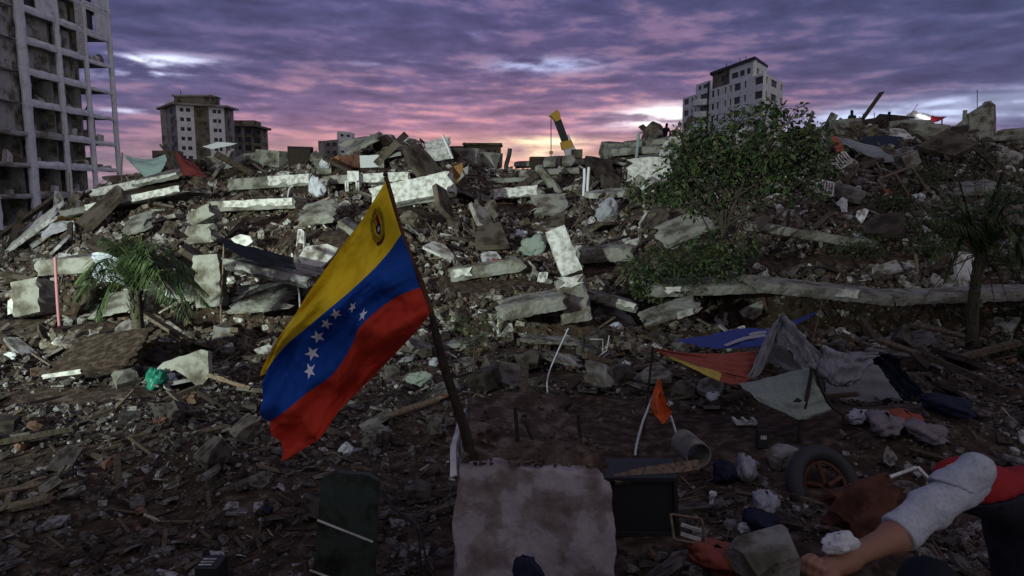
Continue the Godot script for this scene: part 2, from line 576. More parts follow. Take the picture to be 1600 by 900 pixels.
func spline(pts: Array, t: float):
	var x := clampf(t, 0.0, 1.0) * (pts.size() - 1)
	var i := mini(int(x), pts.size() - 2)
	return cr(pts[maxi(i - 1, 0)], pts[i], pts[i + 1], pts[mini(i + 2, pts.size() - 1)], x - i)

func sheet(ctrl: Array, nu: int, nv: int, wrinkle := 0.0, sd := 0.0, freq := 6.0) -> ArrayMesh:   # cloth through rows of points
	var pts := []
	for j in nv + 1:
		var row := []
		for i in nu + 1:
			var col := []
			for r in ctrl:
				col.append(spline(r, float(i) / nu))
			row.append(spline(col, float(j) / nv))
		pts.append(row)
	# long soft folds along and across the cloth
	if wrinkle > 0.0:
		for j in nv + 1:
			for i in nu + 1:
				var u := float(i) / nu
				var v := float(j) / nv
				var w := nz2.get_noise_2d(u * 3.0 + sd, v * 13.0) * 1.2 + nz2.get_noise_2d(u * 11.0, v * 2.0 + sd) * 0.8
				pts[j][i] += Vector3(0, 0.45, 0.9) * w * wrinkle
	return sheet_mesh(pts, wrinkle * 0.4, sd, freq)

func sheet_mesh(pts: Array, wrinkle := 0.0, sd := 0.0, freq := 6.0) -> ArrayMesh:
	var nv := pts.size() - 1
	var nu: int = pts[0].size() - 1
	var nrm := []
	for pass_no in 2:
		nrm = []
		for j in nv + 1:
			var row := []
			for i in nu + 1:
				var du: Vector3 = pts[j][mini(i + 1, nu)] - pts[j][maxi(i - 1, 0)]
				var dv: Vector3 = pts[mini(j + 1, nv)][i] - pts[maxi(j - 1, 0)][i]
				var q := dv.cross(du)
				row.append(q.normalized() if q.length() > 1e-9 else Vector3.UP)
			nrm.append(row)
		if pass_no == 0 and wrinkle > 0.0:
			for j in nv + 1:
				for i in nu + 1:
					var p: Vector3 = pts[j][i]
					var w := nz.get_noise_3d(p.x * freq * 6.0 + sd, p.y * freq * 4.0, p.z * freq * 6.0) * 1.3 + 0.5 * nz2.get_noise_3d(p.x * freq * 2.5 + sd, p.y * freq * 2.0, p.z * freq * 2.5 - 7.0)
					pts[j][i] = p + nrm[j][i] * w * wrinkle
	var a := []
	a.resize(Mesh.ARRAY_MAX)
	var v := PackedVector3Array()
	var n := PackedVector3Array()
	var uv := PackedVector2Array()
	var idx := PackedInt32Array()
	for j in nv + 1:
		for i in nu + 1:
			v.append(pts[j][i])
			n.append(nrm[j][i])
			uv.append(Vector2(float(i) / nu, float(j) / nv))
			if i < nu and j < nv:
				var b := j * (nu + 1) + i
				idx.append_array([b, b + 1, b + nu + 2, b, b + nu + 2, b + nu + 1])
	a[Mesh.ARRAY_VERTEX] = v
	a[Mesh.ARRAY_NORMAL] = n
	a[Mesh.ARRAY_TEX_UV] = uv
	a[Mesh.ARRAY_INDEX] = idx
	var m := ArrayMesh.new()
	m.add_surface_from_arrays(Mesh.PRIMITIVE_TRIANGLES, a)
	return m

func lump(r: Vector3, sd: float, amp := 0.3, freq := 3.0, seg := 14, sharp := 0.0) -> ArrayMesh:   # a crumpled bag or bundle, resting on y = 0
	var pts := []
	for j in seg + 1:
		var row := []
		var th := PI * j / seg
		for i in seg * 2 + 1:
			var ph := TAU * (i % (seg * 2)) / (seg * 2.0)
			var o := Vector3(sin(th) * cos(ph), cos(th), sin(th) * sin(ph))
			var k := 1.0 + amp * 1.8 * nz.get_noise_3dv(o * freq * 5.0 + Vector3(sd, 0, sd)) - sharp * 0.8 * absf(nz2.get_noise_3dv(o * freq * 2.6 + Vector3(0, sd, 0)))
			var p := Vector3(o.x * r.x, o.y * r.y, o.z * r.z) * k
			p.y = maxf(p.y + r.y * 0.7, 0.0)
			row.append(p)
		pts.append(row)
	return sheet_mesh(pts)

func facing(x_axis: Vector3, up_hint := Vector3.UP) -> Basis:
	var x := x_axis.normalized()
	var z := x.cross(up_hint).normalized()
	return Basis(x, z.cross(x), z)

# ------------------------------------------------------------------ broken building parts
func ragged(x0: float, x1: float, y0: float, y1: float, jag: float) -> PackedVector2Array:   # y0 above y1
	var q := PackedVector2Array()
	var k := maxi(4, int((x1 - x0) / 0.22))
	for i in k + 1:
		q.append(Vector2(lerpf(x0, x1, float(i) / k), y0 - absf(rng.randfn(0.0, jag * 0.25))))
	q.append(Vector2(x1 - rng.randf() * jag * 2.0, lerpf(y0, y1, 0.55)))
	for i in k + 1:
		q.append(Vector2(lerpf(x1, x0, float(i) / k) - jag * rng.randf() * 0.5, minf(y1 + absf(rng.randfn(0.0, jag)) - (0.0 if i % 3 else jag * 0.4), lerpf(y0, y1, 0.4))))
	q.append(Vector2(x0 + rng.randf() * jag * 2.0, lerpf(y0, y1, 0.45)))
	return q

func rods(parent: Node, ends: Array, length: float, count: int) -> void:     # bent reinforcing bars that stick out of a broken end
	for i in count:
		var e: Vector3 = ends[i % ends.size()] + Vector3(rng.randf_range(-0.02, 0.02), rng.randf_range(-0.12, 0.12), rng.randf_range(-0.5, 0.0))
		var dir := signf(e.x) if absf(e.x) > 0.01 else 1.0
		var l := length * rng.randf_range(0.4, 1.0)
		var q := e + Vector3(dir * l * 0.5, rng.randf_range(-0.1, 0.25) * l, rng.randf_range(-0.1, 0.25) * l)
		var s := q + Vector3(dir * l * 0.35, rng.randf_range(-0.6, 0.4) * l, rng.randf_range(-0.2, 0.4) * l)
		put("reinforcing_bar", tube([e - Vector3(dir * 0.1, 0, 0), e, q, s], 0.012, 5).mesh(), mats.rust, parent)

var hollows := []

func slab(called: String, label: String, a: Array, b: Array, thpx: float, back: float, tip: float, mat: String, patches := [], opt := {}) -> Node3D:
	var low := maxf(a[1], b[1]) + thpx
	var d: float = minf(opt.get("d", 99.0), -G((a[0] + b[0]) * 0.5, low + opt.get("sink", 0.0)).z)
	var p0 := P(a[0], a[1], d + opt.get("da", 0.0))
	var p1 := P(b[0], b[1], d + opt.get("db", 0.0))
	var th := thpx * d / F
	var length := p0.distance_to(p1)
	var basis := facing(p1 - p0) * Basis(Vector3.RIGHT, tip)
	var t := thing(called, Vector3.ZERO, label, opt.get("cat", "concrete slab"), opt.get("group", ""))
	t.transform = Transform3D(basis, (p0 + p1) * 0.5)
	var cs := clampf(d * 0.0055, 0.06, 0.22)
	var seg := Vector3i(clampi(int(length / cs), 4, 34), clampi(int(th / cs), 3, 12), clampi(int(back / cs / 1.6), 3, 10))
	var amp: float = opt.get("amp", 0.035)
	var body := rough_box(Vector3(length, th, back), seg, amp, rng.randf() * 50.0, opt.get("ends", 0.12))
	var core := put(opt.get("part", "slab"), body.mesh(), mats[mat], t, Transform3D(Basis(), Vector3(0, -th * 0.5, -back * 0.5)))
	for q in patches:
		var poly := ragged((q[0] - 0.5) * length, (q[1] - 0.5) * length, -q[2] * th + amp * 0.3, -q[3] * th, minf(th * 0.13, 0.12))
		put("plaster_skin", prism(poly, 0.05).mesh(), mats[q[4] if q.size() > 4 else "plaster"], core, Transform3D(Basis(), Vector3(0, th * 0.5, back * 0.5 + amp + 0.022)))
	# loose rubble stays off the face that shows; below an overhanging beam the earth is hollow
	var steps := int(ceil(length / 0.5))
	for i in steps + 1:
		var c := p0.lerp(p1, float(i) / steps)
		keep_out.append([c.x, c.z + 0.35, 0.5 + th * 0.2])
		if opt.get("sink", 0.0) > 13.0:
			hollows.append([c.x, c.z - 0.6, 1.3, opt.get("hollow", 1.3)])
			keep_out.append([c.x, c.z - 0.2, 0.9])
	if opt.has("bars"):
		rods(t, [Vector3(length * 0.5, -th * 0.5, -0.05), Vector3(-length * 0.5, -th * 0.5, -0.05)], 0.8, opt.bars)
	return t

func board(called: String, label: String, category: String, px: Array, d, thick: float, mat: String, group := "") -> Node3D:   # a flat piece whose outline is given by pixels; d is one depth or one per corner
	var pts := []
	if not d is Array and d > 14.0:      # leans where its foot meets the heap
		var cx := 0.0
		var low := 0.0
		for q in px:
			cx += q[0] / px.size()
			low = maxf(low, q[1])
		var g := G(cx, low)
		d = minf(d, -g.z - 0.15) if g.z < -14.0 and -g.z > d - 9.0 else d
		keep_out.append([g.x, -d + 0.3, 0.6])
	for i in px.size():
		pts.append(P(px[i][0], px[i][1], d[i] if d is Array else d))
	var x: Vector3 = (pts[1] - pts[0]).normalized()
	var nrm: Vector3 = Vector3.ZERO
	for i in pts.size():
		nrm += (pts[i] - pts[0]).cross(pts[(i + 1) % pts.size()] - pts[0])
	nrm = nrm.normalized()
	if nrm.dot(EYE - pts[0]) < 0:
		nrm = -nrm
	var y := nrm.cross(x).normalized()
	x = y.cross(nrm)
	var poly := PackedVector2Array()
	for p in pts:
		poly.append(Vector2((p - pts[0]).dot(x), (p - pts[0]).dot(y)))
	# uneven edges
	var rag := PackedVector2Array()
	for i in poly.size():
		var a := poly[i]
		var b := poly[(i + 1) % poly.size()]
		var k := clampi(int(a.distance_to(b) / 0.15), 1, 10)
		for j in k:
			var w := a.lerp(b, float(j) / k)
			if j > 0:
				w += (b - a).orthogonal().normalized() * rng.randf_range(-0.012, 0.012)
			rag.append(w)
	var o := put(called, prism(rag, thick).mesh(), mats[mat], null, Transform3D(Basis(x, y, nrm), pts[0]))
	tag(o, label, category, group)
	return o

func build_slabs() -> void:
	var W := [[0.02, 0.98, 0.0, 0.85]]
	# the far edge of the collapsed roof, from the tower side towards the middle
	slab("concrete_slab", "long sloping slab with white plastered edge under the teal tarp", [95, 328], [282, 289], 12, 2.2, -0.05, "concrete", [[0.2, 0.99, 0.0, 0.9]], {"ends": 0.3, "sink": 4, "bars": 3})
	slab("concrete_slab", "short white slab on top of the sloping plastered slab", [143, 295], [208, 281], 13, 1.4, 0.0, "plaster", [], {"d": 37.4, "ends": 0.3})
	slab("concrete_slab", "white topped thin slab right under the teal tarp", [205, 284], [276, 269], 11, 1.6, 0.25, "concrete", [[0.0, 1.0, 0.0, 0.45]], {"d": 37.6})
	slab("concrete_slab", "white slab tipped down the end of the heap beside the tower", [10, 390], [78, 341], 7, 1.7, 0.5, "plaster", [], {"ends": 0.2, "amp": 0.02})
	slab("concrete_slab", "slab edge with a ragged white plaster patch above a dark gap", [352, 279], [484, 271], 19, 4.0, 0.0, "concrete", [[0.5, 0.99, 0.0, 0.85]], {"bars": 4, "sink": 6})
	slab("concrete_slab", "lower slab with a long white strip and grey end", [325, 314], [460, 308], 18, 4.0, -0.03, "concrete", [[0.18, 0.98, 0.05, 0.72]], {"bars": 4, "sink": 6})
	slab("concrete_slab", "white edged roof slab directly behind the flag pole top", [505, 274], [640, 268], 15, 4.0, 0.0, "concrete", [[0.28, 0.99, 0.02, 0.95]], {"sink": 6})
	slab("concrete_slab", "big white wall slab tilted behind the tip of the flag", [578, 292], [702, 266], 34, 1.0, -0.25, "plaster", [], {"ends": 0.10, "d": 34.4})
	slab("concrete_slab", "grey underside slab beneath the big white wall slab", [610, 312], [690, 300], 14, 2.0, 0.1, "concrete", [], {"d": 33.6})
	slab("concrete_block", "square grey block on the crest beside an orange board", [490, 247], [517, 248], 24, 1.2, 0.0, "concrete", [], {"cat": "concrete block", "part": "block"})
	slab("concrete_slab", "pale flat slab lying tilted on the crest near the brown house", [664, 240], [702, 233], 17, 1.4, 0.55, "plaster", [], {"sink": 2})
	slab("concrete_slab", "low slab half buried left of the pale crest slab", [600, 236], [650, 232], 9, 2.0, 0.2, "concrete", [], {})
	slab("concrete_slab", "dark roof slab poking up at the very top of the heap", [540, 238], [590, 214], 7, 2.4, 0.25, "concrete", [], {"sink": 6})
	slab("concrete_slab", "thin grey slab lying on the crest above the red tarp", [330, 262], [372, 253], 8, 1.8, 0.3, "concrete", [], {})
	# the middle of the heap
	slab("concrete_slab", "grey slab with a rounded white end over a black hollow", [763, 296], [843, 289], 17, 3.0, -0.1, "concrete", [[0.1, 0.96, 0.0, 0.95, "plaster"]], {"ends": 0.4, "sink": 8})
	slab("concrete_slab", "white oval slab lying flat in brown earth", [838, 330], [882, 329], 11, 1.2, 0.7, "concrete", [], {"ends": 0.3})
	for q in [[805, 252, 925, 248, 9], [812, 266, 905, 261, 10], [815, 284, 870, 279, 9], [760, 279, 822, 276, 8]]:
		slab("pancaked_floor", "dark floor slab pancaked in the middle of the crest", [q[0], q[1]], [q[2], q[3]], q[4], 3.0, 0.0, "concrete", [], {"group": "pancaked floors below the crane", "sink": 3, "bars": 2})
	slab("concrete_column", "dark concrete column lying diagonally down the crest below the crane", [846, 258], [878, 298], 14, 0.5, 0.2, "concrete", [], {"cat": "column", "part": "column", "sink": -4})
	slab("concrete_slab", "white slab standing on edge beside the tree crown", [988, 246], [1048, 243], 36, 0.5, -0.15, "plaster", [], {"ends": 0.3})
	slab("concrete_slab", "grey slab leaning against the white slab next to the tree", [972, 305], [996, 272], 16, 0.4, -0.2, "concrete", [], {"sink": -6})
	for q in [[955, 232, 1050, 226, 12], [985, 222, 1060, 214, 9], [1010, 246, 1060, 243, 12]]:
		slab("crest_slab", "grey slab stacked on the crest under the awning figure", [q[0], q[1]], [q[2], q[3]], q[4], 2.2, 0.1, "concrete", [], {"group": "slabs stacked on the crest beside the tree", "sink": 2})
	slab("concrete_column", "white plastered column leaning upright in the middle of the rubble", [851, 362], [883, 350], 78, 0.55, -0.35, "plaster", [], {"cat": "column", "part": "column", "d": 21.4, "amp": 0.025, "ends": 0.02})
	slab("concrete_column", "bare grey stump below the leaning white column", [866, 436], [914, 428], 74, 0.6, -0.3, "concrete", [[0.1, 0.95, 0.0, 0.28, "plaster"]], {"cat": "column", "part": "column", "d": 20.4, "ends": 0.05})
	slab("concrete_beam", "round edged beam lying across the rubble right of the flag", [704, 420], [815, 404], 22, 0.7, 0.0, "concrete", [[0.03, 0.3, 0.1, 0.7, "plaster"]], {"cat": "beam", "part": "beam", "ends": 0.2})
	slab("concrete_beam", "dark beam over a black hollow left of the grey stump", [778, 482], [884, 461], 24, 1.6, 0.0, "concrete", [], {"cat": "beam", "part": "beam", "sink": 16})
	slab("concrete_beam", "tilted beam with a pale end right of the grey stump", [924, 455], [998, 476], 16, 0.9, 0.0, "concrete", [[0.55, 0.95, 0.0, 0.6]], {"cat": "beam", "part": "beam", "sink": 8})
	slab("concrete_beam", "dark stub of beam behind the leaning white column", [905, 390], [990, 384], 24, 1.2, 0.0, "concrete", [], {"cat": "beam", "part": "beam", "sink": 4})
	slab("concrete_slab", "pale slab with ragged edge among the shrub leaves", [1046, 378], [1112, 350], 12, 1.5, 0.35, "concrete", [], {"ends": 0.3})
	slab("concrete_beam", "long sagging beam running behind the tree trunk", [1175, 346], [1372, 376], 16, 0.6, 0.0, "concrete", [], {"cat": "beam", "part": "beam", "sink": 10, "bars": 4})
	slab("concrete_beam", "long low beam above a black hollow behind the tents", [1020, 449], [1200, 442], 18, 1.8, 0.0, "concrete", [[0.1, 0.25, 0.0, 0.6, "plaster"]], {"cat": "beam", "part": "beam", "sink": 20})
	slab("concrete_beam", "long low beam reaching towards the dark palm", [1192, 440], [1400, 461], 20, 1.8, 0.0, "concrete", [[0.55, 0.72, -0.1, 0.6, "plaster"]], {"cat": "beam", "part": "beam", "sink": 20})
	slab("concrete_beam", "beam behind the trunk of the dark palm", [1400, 462], [1640, 452], 18, 1.2, 0.0, "concrete", [], {"cat": "beam", "part": "beam", "sink": 14})
	slab("concrete_slab", "earth covered slab sloping down behind the blue tarp", [1010, 505], [1095, 478], 10, 0.9, 0.2, "concrete", [[0.55, 0.85, -0.1, 0.9, "plaster"]], {"sink": 4})
	slab("concrete_block", "pale upright block on the slope below the grey tarp", [1409, 244], [1434, 233], 32, 0.8, 0.0, "concrete", [], {"cat": "concrete block", "part": "block", "ends": 0.03, "d": 31.5})
	slab("concrete_slab", "ragged slab end by the leaning window frame", [1320, 292], [1356, 300], 22, 1.3, 0.2, "concrete", [], {"cat": "concrete slab"})
	slab("concrete_slab", "flat slab near the top of the heap towards the wall remnant", [1440, 222], [1525, 214], 10, 3.0, 0.1, "concrete", [], {})
	slab("concrete_slab", "low slab on the crest past the wall remnant", [1548, 214], [1640, 206], 8, 3.0, 0.1, "concrete", [], {})
	slab("concrete_slab", "half buried dark slab on the slope above the dark palm", [1480, 300], [1600, 292], 10, 2.5, 0.15, "concrete", [], {})
	# the near side of the heap, by the small palm
	slab("concrete_beam", "greenish grey beam over a dark hollow beside the small palm", [54, 407], [148, 400], 26, 2.2, 0.0, "concrete", [], {"cat": "beam", "part": "beam", "sink": 45, "amp": 0.02})
	slab("concrete_column", "leaning grey pier with a white board against it", [14, 440], [56, 432], 58, 0.8, -0.25, "concrete", [], {"cat": "column", "part": "column", "ends": 0.05, "amp": 0.025})
	slab("concrete_column", "broad grey column standing right of the small palm", [300, 398], [341, 396], 84, 0.55, -0.12, "concrete", [], {"cat": "column", "part": "column", "ends": 0.04, "amp": 0.02})
	slab("concrete_block", "grey block balanced above the broad grey column", [289, 352], [327, 348], 31, 0.8, -0.1, "concrete", [], {"cat": "concrete block", "part": "block", "d": 22.4})
	slab("concrete_block", "upper grey block leaning over the balanced block", [287, 336], [323, 316], 24, 0.8, -0.2, "concrete", [], {"cat": "concrete block", "part": "block", "d": 22.8})
	slab("concrete_beam", "pale beam slanting over a black hollow under the black tarp", [352, 403], [486, 434], 20, 2.0, 0.0, "concrete", [[0.12, 0.98, 0.02, 0.8, "plaster"]], {"cat": "beam", "part": "beam", "sink": 45, "amp": 0.02})
	slab("concrete_slab", "low pale slab lying flat behind the yellow of the flag", [358, 484], [440, 478], 10, 1.6, 0.3, "concrete", [], {"ends": 0.3})
	slab("concrete_slab", "thin grey slab left by the palm fronds", [135, 497], [200, 482], 7, 1.2, 0.4, "concrete", [], {})
	slab("concrete_slab", "large dark slab lying tilted below the small palm", [66, 586], [200, 566], 7, 1.3, 0.35, "earth_slab", [[0.0, 0.45, 0.05, 0.95, "plaster"]], {"amp": 0.015, "sink": 12})
	slab("concrete_block", "slanting grey block lying behind the large dark slab", [136, 556], [170, 528], 13, 0.5, 0.2, "concrete", [], {"cat": "concrete block", "part": "block"})
	slab("concrete_slab", "reddish grey slab on the slope above the palm crown", [188, 362], [224, 352], 12, 1.2, 0.5, "concrete", [], {})
	slab("concrete_slab", "grey slab behind the yellow edge of the flag", [465, 342], [520, 334], 16, 1.4, 0.4, "concrete", [], {})
	slab("concrete_block", "white faced block showing past the flag's yellow edge", [531, 345], [556, 362], 12, 0.8, 0.2, "concrete", [], {"cat": "concrete block", "part": "block"})
	slab("concrete_slab", "flat purple grey slab by the leaning white stick", [815, 530], [905, 536], 7, 0.8, 0.0, "concrete", [], {"sink": 2})
	slab("concrete_slab", "broken flagstone below the purple grey slab", [852, 558], [905, 570], 7, 0.6, 0.1, "concrete", [], {})
	slab("concrete_slab", "dark broken slab in front of the rubble by the dirt path", [918, 592], [952, 604], 12, 0.6, 0.5, "concrete", [], {})
	for q in [[1195, 890, 0.62, 0.36, 0.5, "big dark rubble boulder beside the foil scrap"], [1225, 722, 0.42, 0.22, 0.30, "pale rough boulder propped on the mound by the tyre"]]:
		var g := G(q[0], q[1])
		var o := put("boulder", broken(Vector3(q[2], q[3], q[4]), 11), mats.concrete if q[0] < 1200 else mats.concrete, null, Transform3D(Basis(Vector3.UP, 0.4) * Basis(Vector3(0, 0, 1), 0.3 if q[0] > 1200 else 0.1), g + Vector3(0, q[3] * 0.3, 0)))
		tag(o, q[5], "boulder")
	slab("concrete_slab", "brown earth covered slab leaning behind the person's arm", [1290, 770], [1385, 735], 95, 0.25, -0.5, "rust", [], {"d": 6.6, "amp": 0.02})
	# loose building boards, doors and sheets
	board("wooden_board", "orange brown board lying on the crest beside the grey block", "board", [[500, 256], [527, 243], [561, 246], [560, 262], [535, 261]], 37.2, 0.06, "wood_orange")
	board("wooden_board", "dark brown door leaf on the crest behind the orange board", "board", [[528, 244], [560, 240], [562, 262], [536, 264]], 37.6, 0.06, "rust")
	board("white_sheet", "white panel standing on the crest right of the orange board", "panel", [[561, 243], [592, 242], [593, 261], [562, 262]], 37.1, 0.05, "cloth_white")
	board("white_sheet", "white angled panel next to the standing white panel", "panel", [[592, 243], [626, 237], [627, 243], [600, 248], [600, 262], [592, 262]], 37.0, 0.05, "concrete")
	board("wooden_board", "curled brown board at the edge of the white wall slab", "board", [[704, 262], [722, 254], [726, 272], [717, 284], [703, 281]], 34.0, 0.05, "wood_orange")
	board("white_sheet", "pale board standing behind the curled brown board", "panel", [[717, 283], [724, 263], [732, 259], [731, 270]], 33.9, 0.05, "concrete")
	board("white_sheet", "tilted white roof sheet on the crest in front of a distant house", "panel", [[528, 226], [545, 218], [566, 217], [545, 228], [534, 231]], 41.0, 0.05, "concrete")
	board("roof_sheet", "pale corrugated sheet lying on the crest below the flats", "panel", [[316, 229], [340, 222], [372, 224], [352, 229], [330, 233]], 41.0, 0.05, "cloth_white")
	board("rusty_sheet", "rusty brown sheet sliding down left of the leaning column", "sheet", [[832, 404], [842, 396], [838, 420], [800, 452], [772, 466], [768, 462], [806, 430]], [23.6, 23.8, 23.0, 22.0, 21.4, 21.4, 22.6], 0.03, "rust")
	board("yellow_board", "dirty yellow board wedged under the sloping slab", "board", [[79, 342], [100, 336], [124, 333], [122, 346], [80, 352]], 31.5, 0.05, "cloth_yellow")
	board("white_board", "small white board leaning on the grey pier", "board", [[12, 470], [28, 459], [46, 457], [44, 470], [30, 486], [12, 492]], 19.2, 0.03, "plaster")
	board("blue_white_board", "bluish white board above the black tarp", "board", [[360, 373], [375, 366], [391, 369], [395, 378], [384, 385], [370, 382]], 22.6, 0.03, "plaster")
	board("plaster_wall_piece", "peeling plaster wall piece standing by the green bag", "wall piece", [[222, 597], [258, 566], [316, 546], [330, 549], [326, 590], [318, 600], [306, 604], [298, 590], [276, 578]], [12.6, 12.6, 12.4, 12.4, 12.2, 12.2, 12.2, 12.4, 12.5], 0.10, "concrete")
	board("wooden_board", "brown plank leaning from the plaster wall piece", "board", [[320, 588], [326, 583], [392, 604], [388, 610]], [12.2, 12.2, 11.8, 11.8], 0.05, "wood")
	board("grey_board", "grey triangular board below the fly end of the flag", "board", [[243, 676], [262, 671], [290, 675], [286, 697], [264, 690]], [9.6, 9.7, 9.7, 9.4, 9.4], 0.03, "concrete")
	board("grey_board", "pale curved tile lying left of the plank ends", "board", [[188, 650], [200, 636], [214, 635], [213, 645], [198, 656]], [10.3, 10.5, 10.5, 10.3, 10.2], 0.03, "concrete")
	board("grey_board", "small pale tile beside the curved tile", "board", [[229, 645], [240, 643], [251, 656], [238, 655]], [10.2, 10.3, 10.1, 10.1], 0.03, "concrete")
	board("grey_board", "narrow pale tile past the small tile", "board", [[246, 638], [258, 640], [276, 650], [268, 654]], [10.4, 10.4, 10.1, 10.0], 0.03, "concrete")

func build_wall_block() -> void:
	# the stub of wall the flag pole stands on: broad front face, worn upper edge, earth lying on the top
	var top := 1.47
	var t := thing("wall_stub", Vector3(0, 0, 0), "broad concrete wall stub with an earthy top that holds the flag pole", "wall stub")
	var a := P(716, 742, 5.05); var b := P(950, 748, 5.05); var c := P(862, 646, 6.7); var e := P(731, 640, 6.7)
	a.y = top; b.y = top - 0.03; c.y = top + 0.02; e.y = top + 0.03
	var warp := func(p: Vector3) -> Vector3:
		var q := p * 26.0
		var o := Vector3(nz.get_noise_3dv(q), nz.get_noise_3dv(q + Vector3(80, 0, 0)), nz.get_noise_3dv(q + Vector3(0, 80, 0))) * 0.055
		q = p * 14.0
		return p + o + Vector3(nz2.get_noise_3dv(q), nz2.get_noise_3dv(q + Vector3(7, 0, 0)), nz2.get_noise_3dv(q + Vector3(0, 7, 0))) * 0.010
	# cross sections from the foot of the front face over the worn edge to the back
	var prof := [[0.20, -2.1], [0.16, -1.2], [0.09, -0.6], [0.03, -0.2], [0.005, -0.08], [0.0, -0.028], [-0.009, -0.010], [-0.03, -0.003], [-0.11, 0.0]]
	var line := func(q: Array) -> Array:
		var l := a.lerp(e, clampf(-q[0] / 1.7, 0.0, 1.0)) + Vector3(-0.3 * maxf(q[0], 0.0), q[1], maxf(q[0], 0.0))
		var r := b.lerp(c, clampf(-q[0] / 1.7, 0.0, 1.0)) + Vector3(0.45 * maxf(q[0], 0.0) - 0.04 * float(q[1] > -0.03), q[1] - 0.02 * float(q[1] > -0.03), maxf(q[0], 0.0))
		return [l, r]
	var rows_ := []
	for i in prof.size() - 1:
		var n := clampi(int(Vector2(prof[i + 1][0] - prof[i][0], prof[i + 1][1] - prof[i][1]).length() / 0.035), 1, 40)
		for k in n:
			rows_.append(line.call([lerpf(prof[i][0], prof[i + 1][0], float(k) / n), lerpf(prof[i][1], prof[i + 1][1], float(k) / n)]))
	for k in 41:
		var w := k / 40.0
		rows_.append([a.lerp(e, 0.065 + 0.935 * w), b.lerp(c, 0.065 + 0.935 * w) + Vector3(-0.04 * (1.0 - w), -0.02 * (1.0 - w), 0)])
	for k in range(1, 14):
		rows_.append([e + Vector3(-0.004 * k, -0.16 * k, 0), c + Vector3(0.01 * k, -0.16 * k, 0)])
	var pts := []
	for r in rows_:
		var row := []
		for i in 47:
			row.append(warp.call(r[0].lerp(r[1], i / 46.0)))
		row.reverse()
		pts.append(row)
	put("concrete_core", sheet_mesh(pts), mats.block_face, t)
	# the two flanks close the body between its outer edges
	for side in 2:
		var m := MB.new()
		var mid := Vector3.ZERO
		for r in rows_:
			mid += r[side] / rows_.size()
		for i in rows_.size() - 1:
			var p: Vector3 = warp.call(rows_[i][side])
			var q: Vector3 = warp.call(rows_[i + 1][side])
			if side == 0:
				m.tri(p, q, warp.call(mid))
			else:
				m.tri(q, p, warp.call(mid))
		put("flank", m.mesh(), mats.block_face, t)
	# a skin of earth with a ragged front edge lies on the top
	var earth := []
	for k in 41:
		var row := []
		for i in 61:
			var u := i / 60.0
			var rag := 0.055 + 0.06 * nz2.get_noise_2d(u * 9.0, 3.0) + 0.04 * nz2.get_noise_2d(u * 30.0, 9.0)
			var w := lerpf(rag, 1.0, k / 40.0)
			var p: Vector3 = warp.call(a.lerp(b, u).lerp(e.lerp(c, u), w))
			var rim := minf(minf(u, 1.0 - u) * 60.0, minf(k / 1.5, (40 - k) / 2.0))
			p.y += -0.02 + 0.075 * minf(rim, 1.0) * (0.9 + 0.7 * nz.get_noise_3dv(p * 40.0)) + 0.012 * nz2.get_noise_3dv(p * 22.0)
			row.append(p)
		row.reverse()
		earth.append(row)
	put("earth_layer", sheet_mesh(earth), mats.block_top, t)
	board("lit_edge_strip", "added white strip standing for the lit left edge of the wall stub", "concrete slab", [[728, 638], [735, 652], [726, 704], [718, 742], [713, 742], [716, 690]], [6.6, 6.5, 5.7, 5.02, 5.0, 5.5], 0.05, "plaster")  # added strip: the lamplight on the left edge is put into its white
	keep_out.append([0.2, -5.9, 1.0])
	# clods of earth and chips along the top
	var clods := MB.new()
	for i in 150:
		var u := rng.randf()
		var w := pow(rng.randf(), 2.2)
		var p := a.lerp(b, u).lerp(e.lerp(c, u), w)
		var s := rng.randf_range(0.008, 0.035)
		clods.col = Color(1, 1, 1)
		var polys := box_polys(Vector3(s * 1.4, s, s * 1.2))
		for k in 3:
			var nn := Vector3(rng.randf_range(-1, 1), rng.randf_range(-1, 1), rng.randf_range(-1, 1)).normalized()
			polys = clip(polys, nn, s * 0.5)
		for poly in polys:
			for k in range(1, poly.size() - 1):
				var o := p + Vector3(0, 0.02 + 0.05 * minf(w * 8.0, 1.0), 0)
				clods.tri(poly[0] + o, poly[k] + o, poly[k + 1] + o)
	var cl := put("earth_clods", clods.mesh(), mats.block_top, t)
	cl.set_meta("kind", "stuff")
	# iron bars that stand in it
	for s in [[805, 636, 808, 727, 5.42, 5.4, "thick iron bar upright in the wall stub near the flag pole"], [820, 657, 842, 724, 5.5, 5.4, "iron bar leaning over the wall stub between two upright bars"], [904, 648, 906, 728, 5.52, 5.5, "lone upright iron bar at the broken end of the wall stub"]]:
		var p := P(s[2], s[3], s[5])
		p.y = minf(p.y, top)
		var hi := P(s[0], s[1], s[4])
		var o := put("iron_bar", tube([p - Vector3(0, 0.4, 0), p, p.lerp(hi, 0.5) + Vector3(0.012, 0, 0), hi], 0.016, 7).mesh(), mats.wood_dark)
		tag(o, s[6], "iron bar")

